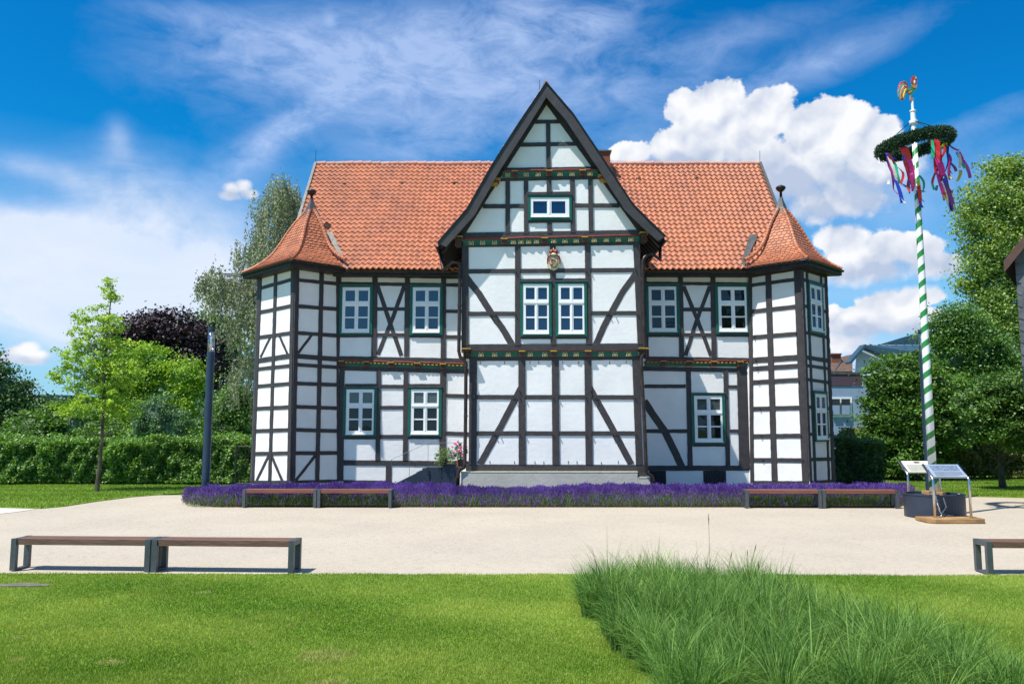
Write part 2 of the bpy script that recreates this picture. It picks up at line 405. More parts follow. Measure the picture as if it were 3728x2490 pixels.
pegs(pM, [(640,800),(592,800),(830,800),(1545,795),(1715,795),(1770,795),(1985,795),(832,395),(870,392),(1500,388),(1540,388),(1965,375)], midw)
# jetty floor under upper storey of the tower
mb = MB(); mb.box(((xl+xr)/2, (YM+.02+25.0)/2, pM.at(1180, 1135).z+.03), (xr-xl-.02, 25.0-YM-.02, .1))
mb.build('jetty_floor', timber_dk, house)
# plinth
mb = MB(); pP = Plane((0, YG-.18, 0), nF, T5)
a = pP.at(310, 1200); b = pP.at(1985, 1200)
mb.box(((a.x+b.x)/2, YG+.3, (a.z)/2), (b.x-a.x, .96, a.z))
c = pP.at(2105, 1253); mb.box(((b.x+c.x)/2+.002, YG+.3, c.z/2), (c.x-b.x-.004, .96, c.z))
plinth = mb.build('plinth', plaster_old, house)
mb = MB(); mb.box(((a.x+b.x)/2, YG+.3, a.z+.015), (b.x-a.x+.02, .975, .03)); mb.box(((b.x+c.x)/2+.03, YG+.3, c.z+.015), (c.x-b.x, .975, .03))
mb.build('plinth_coping', cream, plinth)
mb = MB(); e = pG.at(1990, 1190); mb.box((pG.at(2025, 1220).x, YG+.1, (e.z+c.z)/2+.01), (.24, .3, e.z-c.z-.02)); mb.build('corner_block', timber, plinth)
# turrets
def turret(C, si, so, LA, LB, pin, pout, din, dout):
    "si: +1 when the inner face runs to the right"
    mb = MB(); H = 6.78
    pi_ = C+Vector((si*LA, LA, 0)); po = C+Vector((-si*LB, LB, 0)); bk = Vector((po.x+si*.2, 27.6, 0)); bi = Vector((pi_.x, 27.6, 0))
    base = [C, pi_, bi, bk, po]
    mb.prism([(p.x, p.y, 0) for p in base], (0, 0, 1), 0, H)
    w = mb.build('turret_wall', plaster, house)
    frame(pin, din, w); frame(pout, dout, w)
    # slates on the side wall
    mb = MB(); d = (bk-po).normalized(); nn = Vector((-si, 0, 0))
    ln = (bk-po).length
    for r in range(42):
        z = r*.162
        k = int(ln/.2)
        for i in range(k):
            p = po+d*(i+.5*(r % 2))*.2; a0 = p+nn*.05; b0 = p+d*.2+nn*.05
            mb.prism([Vector((a0.x, a0.y, z+.04)), Vector((.5*(a0.x+b0.x), .5*(a0.y+b0.y), z)), Vector((b0.x, b0.y, z+.04)), Vector((b0.x, b0.y, z+.2)), Vector((a0.x, a0.y, z+.2))], nn, (r % 3)*.002, .018+(r % 3)*.002)
    p0 = po; p1 = bk
    mb.prism([Vector((p0.x, p0.y-.02, 0)), Vector((p1.x, p1.y, 0)), Vector((p1.x, p1.y, H)), Vector((p0.x, p0.y-.02, H))], nn, 0, .05)
    mb.build('slate_cladding', slate, w)
    return w
dLi = [('p',26,386,55,358,1415),('p',25,541,70,512,1408),('r',26,375,52,645,95),('r',22,380,138,645,164),('r',24,375,304,643,324),('r',24,372,473,643,492),('r',30,368,620,643,641),
 ('r',23,365,674,655,693),('r',24,362,793,655,804),('r',24,360,941,650,951),('r',25,358,1087,648,1096),('r',25,355,1236,645,1234),('r',20,350,1418,645,1412),
 ('p',14,640,100,646,1410),('b',17,478,488,392,603),('b',18,502,1250,378,1408)]
dLo = [('p',20,362,60,336,1415),('p',18,254,85,215,1412),('p',24,153,120,103,1418),('r',24,145,120,365,50),('r',22,148,193,360,135),('r',22,142,346,358,300),('r',22,137,504,352,474),('r',30,132,652,350,618),
 ('r',22,130,704,347,681),('r',23,127,813,345,795),('r',23,122,954,340,943),('r',23,118,1095,338,1088),('r',23,112,1239,335,1235),('r',20,105,1420,332,1418),
 ('b',13,220,496,155,628),('b',14,272,486,326,608),('b',15,210,1245,130,1410),('b',16,224,1250,292,1410)]
dRi = [('p',42,1120,70,1174,1415),('p',36,936,90,978,1412),('p',22,822,100,835,1415),('r',26,825,112,1140,62),('r',22,828,173,1140,131),('r',25,830,339,1145,303),('r',25,833,502,1150,477),('r',34,830,648,1155,627),
 ('r',27,822,701,1158,681),('r',27,822,788,1162,769),('r',26,825,955,1170,946),('r',26,830,1128,1178,1124),('r',26,838,1278,1185,1280),('r',20,840,1420,1195,1422)]
dRo = [('p',14,1148,70,1202,1415),('p',12,1177,80,1232,1415),('p',10,1267,110,1319,1415),('p',14,1298,130,1345,1415),('r',20,1142,70,1305,118),('r',21,1146,134,1305,180),('r',19,1158,302,1315,344),('r',20,1163,470,1318,505),('r',26,1168,628,1322,652),
 ('r',20,1172,680,1325,702),('r',20,1178,768,1328,790),('r',20,1185,942,1335,955),('r',20,1193,1115,1340,1122),('r',22,1200,1276,1345,1273),('r',18,1203,1420,1350,1412)]
turL = turret(CL, 1, -1, 1.182, 1.63, pLi, pLo, dLi, dLo)
turR = turret(CR, -1, 1, 1.382, 1.15, pRi, pRo, dRi, dRo)
pegs(pRi, [(843+9*k, y) for k, y in enumerate((338, 500, 648, 700, 788, 955, 1128, 1278))]+[(1118, 478), (1135, 780), (1150, 1124), (1160, 1280)], turR)
# ------------------------------------------------------------------ windows
def window(pl, x0, y0, x1, y1, glass, glass_top=None, two=False, pot=False, outer_mat=green):
    ym = (y0+y1)/2; xm = (x0+x1)/2
    A = pl.at(x0, ym); B = pl.at(x1, ym); zt = pl.at(xm, y0).z; zb = pl.at(xm, y1).z
    e = Vector((B.x-A.x, B.y-A.y, 0)); W = e.length; e.normalize(); o = Vector((A.x, A.y, 0)); n = pl.n; H = zt-zb
    X = lambda f: f*W
    Z = lambda f: zt-f*H
    if two: gx = .058; gy = .10; px = ((.118, .436), (.536, .854)); rows = ((.245, .735),); tr = []; cx0, cx1 = .436, .536
    else: gx = .085; gy = .038; px = ((.176, .462), (.571, .862)); rows = ((.103, .32), (.423, .635), (.663, .88)); tr = [(.32, .423, .046), (.635, .663, .034)]; cx0, cx1 = .462, .571
    mb = MB()
    mb.frame_box(o, e, n, 0, X(gx), Z(1), Z(0), -.02, .06); mb.frame_box(o, e, n, X(1-gx), W, Z(1), Z(0), -.02, .06)
    mb.frame_box(o, e, n, X(gx), X(1-gx), Z(gy), Z(0), -.02, .058); mb.frame_box(o, e, n, X(gx), X(1-gx), Z(1), Z(1-gy), -.02, .058)
    w = mb.build('window', outer_mat, house)
    mb = MB(); mb.frame_box(o, e, n, -.02, W+.02, Z(-.005), Z(-.022), 0, .085); mb.build('drip_board', lead, w)
    mb = MB(); mb.frame_box(o, e, n, X(gx), X(1-gx), Z(1-gy), Z(1-gy-.022), 0, .095); mb.build('sill', white, w)
    mb = MB(); t, b_ = rows[0][0], rows[-1][1]
    mb.frame_box(o, e, n, X(gx), X(px[0][0]), Z(1-gy-.022), Z(gy), -.01, .048); mb.frame_box(o, e, n, X(px[1][1]), X(1-gx), Z(1-gy-.022), Z(gy), -.01, .048)
    mb.frame_box(o, e, n, X(px[0][0]), X(px[1][1]), Z(t), Z(gy), -.01, .046); mb.frame_box(o, e, n, X(px[0][0]), X(px[1][1]), Z(1-gy-.022), Z(b_), -.01, .046)
    mb.frame_box(o, e, n, X(cx0), X(cx1), Z(b_), Z(t), -.01, .044)
    mb.frame_box(o, e, n, X((cx0+cx1)/2-.016), X((cx0+cx1)/2+.016), Z(b_), Z(t), .04, .058)
    for a0, a1, d in tr:
        for p in px: mb.frame_box(o, e, n, X(p[0]), X(p[1]), Z(a1), Z(a0), -.01, d)
    if not two: mb.frame_box(o, e, n, X(gx+.02), X(1-gx-.02), Z(.392), Z(.362), .04, .066)
    mb.build('casement', white, w)
    mb = MB(); gl = glass_top or glass
    for i, (t0, t1) in enumerate(rows):
        mb.mi = 0 if i == 0 else 1
        for p in px: mb.frame_box(o, e, n, X(p[0]), X(p[1]), Z(t1), Z(t0), -.01, .014)
    mb.build('pane', [gl, glass], w)
    return w
GH, GL = glass_hi, glass_lo
window(pWLu, 656, 175, 866, 487, GH); window(pWLu, 1102, 175, 1310, 488, GH)
window(pWLl, 680, 820, 893, 1131, GL, curtain_g); window(pWLl, 1090, 820, 1303, 1131, GL, curtain_g)
window(pWRu, 158, 170, 370, 482, GL); window(pWRu, 598, 172, 815, 482, GL)
window(pWRl, 447, 860, 661, 1180, GL, curtain_g)
window(pM, 872, 490, 1167, 1006, GH); window(pM, 1204, 490, 1503, 1006, GH)
window(pT, 860, 1027, 1238, 1243, GH, two=True)
window(pRo, 1187, 165, 1277, 478, GH); window(pRo, 1220, 850, 1306, 1163, GL, curtain_g)
# ------------------------------------------------------------------ carved and painted beams
def band(pl, x0, y0, x1, y1, h, brk, arches, dent=False, ends=()):
    "centre line in the crop's pixels"
    yy = lambda x: y0+(y1-y0)*(x-x0)/(x1-x0)
    n = pl.n
    mb = MB(); e = (pl.at(x1, y1)-pl.at(x0, y0)).normalized()
    k = max(8, int((x1-x0)/60)); vs = []
    for i in range(k+1):
        x = x0+(x1-x0)*i/k
        t = pl.at(x, yy(x)-h/2); b = pl.at(x, yy(x)+h/2); m = t.lerp(b, .5)
        vs += [t+n*.0, t+n*.09, t.lerp(b, .28)+n*.08, m+n*.055, b+n*.035, b+n*0]
    fs = [(i*6+j, i*6+j+1, (i+1)*6+j+1, (i+1)*6+j) for i in range(k) for j in range(5)]+[(0, 1, 2, 3, 4, 5), (k*6+5, k*6+4, k*6+3, k*6+2, k*6+1, k*6)]
    mb.add(vs, fs); g = mb.build('carved_beam', green, house)
    mb = MB(); segs = [x0]+list(brk)+[x1]
    for a, b in zip(segs[:-1], segs[1:]):
        if b-a < 30: continue
        m = h*.35
        mb.tube([pl.at(a+m, yy(a)-h*.56)+n*.085, pl.at((a+b)/2, yy((a+b)/2)-h*.60)+n*.095, pl.at(b-m, yy(b)-h*.56)+n*.085], .028, 8)
    mb.build('red_moulding', redp, g)
    if dent:
        mb = MB(); x = x0+20
        while x < x1-10:
            c = pl.at(x, yy(x)-h*.22); mb.box((c.x, c.y-.09, c.z), (.07, .03, .035)); x += 26
        mb.each('dentil', yellowp, g)
    for x in brk:
        c = pl.at(x, yy(x)); hh = (pl.at(x, yy(x)-h/2).z-pl.at(x, yy(x)+h/2).z); w = .16
        mb = MB(); mb.mi = 0
        prof = [(0, .5), (.13, .5), (.135, .2), (.115, .1), (.11, -.3), (.07, -.5), (0, -.5)]
        for s_, mi, a, b in ((1, 0, -w/2+.012, w/2-.012), (1, 1, -w/2, -w/2+.012), (1, 1, w/2-.012, w/2)):
            mb.mi = mi; g0 = .004 if mi else 0
            mb.prism([Vector((c.x+a, c.y-(d+g0), c.z+z*hh)) for d, z in prof], (1, 0, 0), 0, b-a)
        mb.mi = 2; mb.box((c.x, c.y-.075, c.z+hh*.42), (w+.02, .16, hh*.2))
        mb.mi = 1; mb.box((c.x, c.y-.10, c.z-hh*.42), (w*.9, .03, hh*.14))
        mb.build('bracket', [timber, redp, yellowp], g)
    if arches:
        mb = MB()
        for x in arches:
            c = pl.at(x, yy(x)+h*.12); r = .07; hh = r*1.0
            def arc(r_, z0): return [Vector((c.x-r_, 0, c.z+z0)), Vector((c.x-r_, 0, c.z))]+[Vector((c.x-r_*cos(t*pi/8), 0, c.z+r_*sin(t*pi/8)*1.05)) for t in range(1, 8)]+[Vector((c.x+r_, 0, c.z)), Vector((c.x+r_, 0, c.z+z0))]
            def put(pts, y, mi, th): mb.mi = mi; mb.prism([Vector((p.x, y, p.z)) for p in pts], n, 0, th)
            put(arc(r, -.055), c.y-.03, 0, .05); put(arc(r*.74, -.054), c.y-.08, 1, .006); put(arc(r*.5, -.053), c.y-.086, 2, .004)
        mb.build('arch_carving', [cream, timber, gold], g)
    for sx, s in ends:
        c = pl.at(sx, yy(sx)); mb = MB(); hh = .14
        prof = [(0, .12), (.26, .12), (.27, .07), (.2, .0), (.12, -.12), (0, -.14)]
        mb.mi = 0; mb.prism([Vector((c.x, c.y-d, c.z+z)) for d, z in prof], (s, 0, 0), 0, .16)
        mb.mi = 1; mb.box((c.x+s*.1, c.y-.13, c.z+.13), (.26, .3, .03))
        mb.mi = 2; mb.box((c.x+s*.172, c.y-.1, c.z), (.02, .2, .2))
        mb.build('corner_bracket', [timber_dk, yellowp, redp], g)
band(pT, 640, 848, 1470, 838, 46, [748, 1042, 1330], [685, 845, 948, 1137, 1240, 1395])
band(pM, 330, 118, 2000, 80, 52, [720, 1100, 1483], [407, 515, 627, 806, 878, 950, 1024, 1188, 1295, 1401, 1572, 1686, 1800, 1918], ends=((318, -1), (2005, 1)))
pJ = Plane((0, YM-.0, 0), nF, T4)
pJ = Plane((0, YG-.0, 0), nF, T4)
band(pJ, 400, 1172, 1985, 1168, 56, [888, 1187, 1512], [500, 629, 758, 967, 1103, 1295, 1401, 1638, 1768, 1897], ends=((395, -1), (2000, 1)))
band(pWLl, 655, 668, 1455, 690, 34, [672, 828, 985, 1150, 1313], [], dent=True)
band(pWRl, 150, 668, 815, 672, 34, [268, 430, 585, 752], [], dent=True)
# gable side brackets under the barge boards (painted)
mb = MB()
for x, y, s in ((590, 900, 1), (1495, 868, -1)):
    c = pT.at(x, y); mb = MB()
    for k in range(3):
        mb.mi = (1, 0, 1)[k]; mb.box((c.x-s*.03*k, c.y-.1, c.z-.07*k), (.22-.02*k, .16, .0702))
    mb.build('purlin_end', [redp, yellowp], gable)
# ------------------------------------------------------------------ roofs
def pantiles(mb, f, W, Ln, cols, rows, amp=.028, lip=.038, seg=6):
    """f(a,b)->(point,normal); a along the eave 0..W, b up the slope 0..Ln"""
    nc = cols*seg
    rowt = [[random.random() for _ in range(cols)] for _ in range(rows)]
    for r in range(rows):
        b0 = Ln*r/rows; b1 = Ln*(r+1)/rows+.012
        vs = []
        jit = [random.uniform(-.004, .004) for _ in range(cols+1)]
        for i in range(nc+1):
            a = W*i/nc; ph = (i % seg)/seg*2*pi
            w = amp*(sin(ph)+.28*sin(2*ph)); j = jit[min(cols, i//seg)]
            p0, n = f(a, b0); p1, n1 = f(a, b1)
            sag = .010*(-sin(ph))
            pb, _ = f(a, b0-sag*1.4)
            vs += [pb+n*(w-.012), pb+n*(w+lip+j), p1+n1*(w+j*.3)]
        for i in range(nc):
            k = i*3; m = k+3
            q_ = len(mb.v)
            mb_t = rowt[r][i//seg]
            if i == 0: base = len(mb.v); mb.v += [tuple(p) for p in vs]
            mb.f += [(base+k, base+m, base+m+1, base+k+1), (base+k+1, base+m+1, base+m+2, base+k+2)]; mb.t += [mb_t, mb_t]; mb.m += [0, 0]
RE = Vector((0, 24.5, 6.80)); RR = Vector((0, 28.1, 11.39)); sl = (RR-RE); SL = sl.length; sl.normalize(); rn = Vector((0, -sl.z, sl.y))
X0, X1 = -7.12, 9.0
pRoofL = Plane(RE, rn, T1); pRoofR = Plane(RE, rn, T6)
mb = MB(); W = X1-X0
def fm(a, b):
    wob = .012*sin(a*.9)+.008*sin(a*2.3+1)
    kick = .05*max(0, 1-b/.9)**2
    return Vector((X0+a, RE.y+sl.y*b, RE.z+sl.z*b))+rn*(.04+wob+kick), rn
pantiles(mb, fm, W, SL, 88, 25)
roof = mb.build('main_roof', tile, house)
mb = MB()
mb.prism([RE+Vector((X0, 0, 0)), RE+Vector((X1, 0, 0)), RR+Vector((X1, 0, 0)), RR+Vector((X0, 0, 0))], rn, -.16, -.01)
BR = Vector((0, 31.7, 6.8)); bn = Vector((0, 4.59, 3.6)).normalized()
mb.prism([RR+Vector((X1, 0, 0)), BR+Vector((X1, 0, 0)), BR+Vector((X0, 0, 0)), RR+Vector((X0, 0, 0))][::-1], bn, -.16, 0)
mb.build('roof_deck', tile2, roof)
mb = MB(); x = X0+.02; zr = RR.z+.05
while x < X1-.05:
    e = min(x+.36, X1-.02); zz = zr+.008*sin(x*3)+random.uniform(-.006, .006)
    mb.tube([(x, RR.y, zz), (e-.05, RR.y, zz+.012), (e, RR.y, zz+.028)], [.088, .098, .108], 12); x += .33
mb.build('ridge_tile', ridge_m, roof, smooth=False)
mb = MB()
for xx in (X0, X1):
    a = RE+Vector((xx, 0, 0)); b = RR+Vector((xx, 0, 0))
    mb.prism([a+rn*-.1, a+rn*.12, b+rn*.13+sl*.06, b+rn*-.1], (1, 0, 0), -.045, .045)
mb.each('verge_board', lead, roof)
mb = MB()   # vent tiles
for p, x, y in ((pRoofL, 1030, 298), (pRoofL, 1575, 293), (pRoofL, 2082, 290), (pRoofR, 165, 248), (pRoofR, 718, 246)):
    c = p.at(x, y)+rn*.07
    mb.prism([c+Vector((-.09, 0, 0))-sl*.03, c+Vector((.09, 0, 0))-sl*.0, c+Vector((.06, 0, 0))+sl*.06, c+Vector((-.07, 0, 0))+sl*.04], rn, -.05, .02)
mb.each('vent_tile', ft_brown, roof)
mb = MB()
for x, w in ((-7.15, .5), (9.0, .5)): mb.tube([(x, 28.1, 11.4), (x+.02, 28.1, 11.95)], .008, 5)
mb.each('lightning_rod', gutter_m, roof)
mb = MB()   # flashing beside the turret hips
mb.prism([pRoofL.at(*p) for p in ((855, 765), (915, 765), (955, 850), (1000, 950), (1080, 1118), (1035, 1100), (985, 1000), (930, 900), (880, 800))], rn, .02, .10)
mb.prism([pRoofR.at(*p) for p in ((1215, 795), (1295, 790), (1275, 850), (1225, 950), (1170, 1090), (1128, 1092), (1160, 985))], rn, .02, .115)
mb.each('flashing', lead, roof)
# gutter and eave of the wings
mb = MB()
def gutterline(mb, a, b, r=.07):
    a = Vector(a); b = Vector(b); d = (b-a).normalized(); s = Vector((0, 0, 1)).cross(d).normalized(); pts = []
    for t in range(9):
        an = pi*t/8; pts.append(-s*cos(an)*r-Vector((0, 0, 1))*sin(an)*r)
    for t in range(8, -1, -1):
        an = pi*t/8; pts.append(-s*cos(an)*(r-.012)-Vector((0, 0, 1))*(sin(an)*(r-.012)-.002))
    mb.prism([a+p for p in pts], d, 0, (b-a).length)
zl = 6.78
gutterline(mb, (-5.1, 24.47, zl), (-1.9, 24.47, zl)); gutterline(mb, (4.2, 24.47, zl), (7.3, 24.47, zl))
mb.each('gutter', gutter_m, house)
mb = MB(); mb.box((1.0, 24.75, 6.71), (13.2, .5, .06)); mb.box((1.0, 24.53, 6.70), (13.2, .04, .12)); mb.build('eave_board', timber_dk, house)
# chimney
mb = MB(); c0 = atY(*T3(1507, 740), 27.6)
mb.box((c0.x-.08, 27.6, 11.2), (.62, .6, 1.8)); ch = mb.build('chimney', brick, roof)
ct = atY(*T3(1507, 672), 27.6).z
ch.data.transform(__import__('mathutils').Matrix.Translation((0, 0, ct-12.1)))
mb = MB(); mb.box((c0.x-.08, 27.6, ct+.02), (.72, .7, .05)); mb.box((c0.x-.2, 27.6, ct+.09), (.2, .25, .08)); mb.tube([(c0.x-.35, 27.6, ct), (c0.x-.35, 27.6, ct+.5)], .008, 5); mb.build('chimney_cap', lead, ch)
# dormer-like cross gable roof over the tower
pB = Plane((0, YB, 0), nF, T3)
PL = [pB.at(*p) for p in ((88, 1447), (215, 1300), (340, 1158), (560, 773), (790, 415), (1017, 70))]
PR = [pB.at(*p) for p in ((2040, 1392), (1900, 1258), (1755, 1112), (1460, 662), (1240, 335), (1017, 70))]
YBACK = 28.2
def arclen(P): 
    s = [0]
    for a, b in zip(P[:-1], P[1:]): s.append(s[-1]+(b-a).length)
    return s
for P, sgn in ((PL, -1), (PR, 1)):
    S = arclen(P); LT = S[-1]
    def fd(a, b, P=P, S=S, sgn=sgn):
        bb = min(max(b, 0), S[-1]-1e-4); i = 0
        while i < len(P)-2 and S[i+1] < bb: i += 1
        t = (b-S[i])/(S[i+1]-S[i]); p = P[i].lerp(P[i+1], t)
        d = (P[i+1]-P[i]).normalized(); n = Vector((-d.z, 0, d.x)) if sgn < 0 else Vector((d.z, 0, -d.x))
        if n.z < 0: n = -n
        return Vector((p.x, YB+.04+a, p.z))+n*.02, n
    mb = MB(); pantiles(mb, fd, YBACK-YB-.04, LT, 35, int(LT/.233))
    rf = mb.build('gable_roof', tile, house)
    # deck, soffit
    mb = MB()
    for i in range(len(P)-1):
        d = (P[i+1]-P[i]).normalized(); n = Vector((-d.z, 0, d.x)) if sgn < 0 else Vector((d.z, 0, -d.x))
        if n.z < 0: n = -n
        a, b = P[i], P[i+1]
        pts = [a, b, Vector((b.x, YBACK, b.z)), Vector((a.x, YBACK, a.z))]
        mb.prism([p+Vector((0, .03, 0)) if p.y < 23 else p for p in pts], n, -.10, -.005)
    mb.build('soffit', timber_dk, rf)
    # barge board: ribbon with real width
    mb = MB(); wd = .235
    def nrm(i):
        a = P[max(0, i-1)]; b = P[min(len(P)-1, i+1)]; d = (b-a).normalized(); n = Vector((-d.z, 0, d.x)) if sgn < 0 else Vector((d.z, 0, -d.x))
        return n if n.z > 0 else -n
    out = []; inn = []
    for i, p in enumerate(P):
        n = nrm(i)
        if i == len(P)-1: out.append(p+Vector((0, 0, .06))); inn.append(p+Vector((0, 0, -.40)))
        else: out.append(p+n*.05); inn.append(p-n*wd)
    inn[0] = inn[0]+Vector((sgn*-.03, 0, .06))
    for i in range(len(P)-1):
        mb.prism([out[i], out[i+1], inn[i+1], inn[i]], nF, 0.0+.0, .07)
    mb.build('bargeboard', barge, rf)
    mb = MB()
    for i in range(len(P)-1):
        mb.prism([out[i], out[i+1], out[i+1]-(out[i+1]-inn[i+1])*.13, out[i]-(out[i]-inn[i])*.13], nF, .071, .095)
    mb.build('verge_strip', gutter_m, rf)
    # rafters under the eave
    mb = MB()
    for k in range(9):
        y = 22.15+k*.33
        a = P[0]+Vector((0, 0, -.18)); b = P[2]+Vector((0, 0, -.18)); pts = [Vector((p.x-sgn*.06*(j == 0), y, p.z)) for j, p in enumerate((a, P[1]+Vector((0, 0, -.18)), b))]
        mb.tube(pts, .05, 4)
    mb.each('rafter', timber_dk, rf)
    mb = MB(); g0 = P[0]+Vector((sgn*.05, 0, -.02))
    gutterline(mb, (g0.x, YB-.03, g0.z), (g0.x-sgn*.0, 24.75, g0.z)); mb.build('gutter', gutter_m, rf)
mb = MB(); y = YB
A = PL[-1]
while y < YBACK: mb.tube([(A.x, y, A.z+.03), (A.x, y+.34, A.z+.05)], [.08, .1], 10); y += .32
mb.build('ridge_tile', ridge_m, house)
mb = MB(); t = atY(*T3(962, 130), 23.5); mb.tube([(t.x, 23.5, t.z-.6), (t.x, 23.5, atY(*T3(962, 28), 23.5).z)], .011, 5); mb.build('lightning_rod', lead, house)
# turret roofs
PROF = [(1, 0), (.84, .075), (.7, .165), (.6, .25), (.525, .335), (.44, .47), (.356, .62), (.28, .74), (.2, .85), (.13, .93), (.085, 1)]
def profile(t):
    S = [0]
    for a, b in zip(PROF[:-1], PROF[1:]): S.append(S[-1]+math.hypot((b[0]-a[0])*2.16, (b[1]-a[1])*2.05))
    x = t*S[-1]
    for i in range(len(PROF)-1):
        if x <= S[i+1] or i == len(PROF)-2:
            k = (x-S[i])/(S[i+1]-S[i]); return PROF[i][0]+(PROF[i+1][0]-PROF[i][0])*k, PROF[i][1]+(PROF[i+1][1]-PROF[i][1])*k
def turret_roof(ctr, corners, z0, H, ball_z, ball_r, zc):
    mb = MB(); rows = 24; c = Vector((ctr[0], ctr[1], 0))
    K = [Vector((p[0], p[1], 0)) for p in corners]
    def pos(E, t):
        rf, h = profile(min(max(t, 0), 1)); p = c+(E-c)*rf; return Vector((p.x, p.y, z0+h*H))
    deck = MB()
    for e in range(len(K)-1):
        A, B = K[e], K[e+1]; en = Vector(((B-A).y, -(B-A).x, 0)).normalized()
        if en.dot((A+B)/2-c) < 0: en = -en
        el = (B-A).length
        for r in range(rows):
            t0 = r/rows; t1 = (r+1)/rows; rf, _ = profile(t0); k = max(2, round(el*rf/.165))
            a0 = pos(A, t0); a1 = pos(A, t1); up = (a1-a0).normalized()
            slope = (pos((A+B)/2, t1)-pos((A+B)/2, t0)).normalized(); d = (B-A).normalized(); n = d.cross(slope).normalized()
            if n.dot(en) < 0: n = -n
            off = .5*(r % 2)
            deck.add([pos(A, t0)-n*.01, pos(B, t0)-n*.01, pos(B, t1)-n*.01, pos(A, t1)-n*.01], [(0, 1, 2, 3)])
            for i in range(-1, k+1):
                s0 = (i+off)/k; s1 = (i+1+off)/k
                if s1 <= .001 or s0 >= .999: continue
                s0 = max(0, s0); s1 = min(1, s1)
                P_ = lambda s, v: pos(A.lerp(B, s), t0+(t1-t0)*v)+n*(.026*(1-v*.75))
                g = (s1-s0)*.03
                s0 += g; s1 -= g
                pts = [P_(s0, 1.25), P_(s0, .42), P_(s0+(s1-s0)*.2, .13), P_(s0+(s1-s0)*.5, 0), P_(s0+(s1-s0)*.8, .13), P_(s1, .42), P_(s1, 1.25)]
                mb.prism(pts, n, -.014, 0)
    rf_ = mb.build('turret_roof', tile2, house)
    deck.build('roof_deck', ft_brown, rf_)
    for iE, E in enumerate(K):
        mb = MB(); t = 0.0; up_ = .24 if iE == 2 else .02
        while t < 1:
            a = pos(E, t)+Vector((0, -.04*(iE == 2), up_*(1-t*.8))); b = pos(E, min(1, t+.052))+Vector((0, -.04*(iE == 2), up_*(1-t*.8)))
            o_ = (E-c).normalized()*.01
            mb.tube([a+o_, b+o_], [.062, .045], 8); t += .043
        mb.build('hip_tile', tile2, rf_)
    # metal cap, stem and ball
    zt = z0+H
    mb = MB(); rr = .085*2.3
    sq = lambda r, z: [Vector((c.x+(E-c).normalized().x*r, c.y+(E-c).normalized().y*r, z)) for E in K]
    full = [(0, -1), (1, 0), (0, 1), (-1, 0)]
    levels = [(rr+.12, zt-.14), (rr*.95, zt+.06), (.09, zt+.30), (.04, zt+.46)]
    vs = []
    for r, z in levels:
        for dx, dy in full: vs.append((c.x+dx*r, c.y+dy*r, z))
    fs = [(i*4+j, i*4+(j+1) % 4, (i+1)*4+(j+1) % 4, (i+1)*4+j) for i in range(3) for j in range(4)]+[(12, 13, 14, 15)]
    mb.add(vs, fs); cap = mb.build('roof_cap', lead, rf_)
    mb = MB(); r = ball_r
    mb.lathe((c.x, c.y, zt+.3), [(.045, 0), (.04, ball_z-r*.6-zt-.3), (r*.5, ball_z-r*.7-zt-.3), (r*.9, ball_z-r*.3-zt-.3), (r, ball_z-zt-.3+.0), (r, ball_z-zt-.3+.03), (r*.85, ball_z+r*.3-zt-.3), (r*.45, ball_z+r*.55-zt-.3), (.02, ball_z+r*.65-zt-.3)], 20)
    mb.build('finial', gutter_m, rf_, smooth=True)
    # eave: soffit and gutter
    mb = MB()
    pts = [Vector((p.x, p.y, z0-.13)) for p in K]+[Vector((c.x, c.y, z0-.13))]
    mb.prism([c.lerp(p, .985)*1 for p in pts[:-1]]+[pts[-1]] if False else [Vector((c.x+(p.x-c.x)*.97, c.y+(p.y-c.y)*.97, z0-.2)) for p in pts], (0, 0, 1), 0, .1)
    for A, B in zip(K[:-1], K[1:]):
        A2 = c+(A-c)*.99; B2 = c+(B-c)*.99
        mb.prism([Vector((A2.x, A2.y, z0-.19)), Vector((B2.x, B2.y, z0-.19)), Vector((B2.x, B2.y, z0-.02)), Vector((A2.x, A2.y, z0-.02))], Vector(((B-A).y, -(B-A).x, 0)).normalized(), -.02, .02)
    mb.build('eave_board', timber_dk, rf_)
    mb = MB()
    for A, B in zip(K[:-1], K[1:]):
        d = (B-A).normalized(); o_ = ((A+B)/2-c).normalized()*.03
        a, b = (A+o_, B+o_)
        s = Vector((0, 0, 1)).cross(d); 
        gutterline(mb, Vector((a.x, a.y, z0-.035)), Vector((b.x, b.y, z0-.035)), .06)
    mb.build('gutter', gutter_m, rf_)
    return rf_
zl0 = 6.92
turret_roof((-6.57, 25.48), [(-8.75, 25.5), (-6.57, 23.30), (-5.2, 24.5)], zl0, 2.05, 9.62, .15, 0)
turret_roof((8.74, 25.25), [(10.42, 24.80), (8.74, 23.12), (7.27, 24.48)], 6.9, 2.05, 9.68, .155, 0)
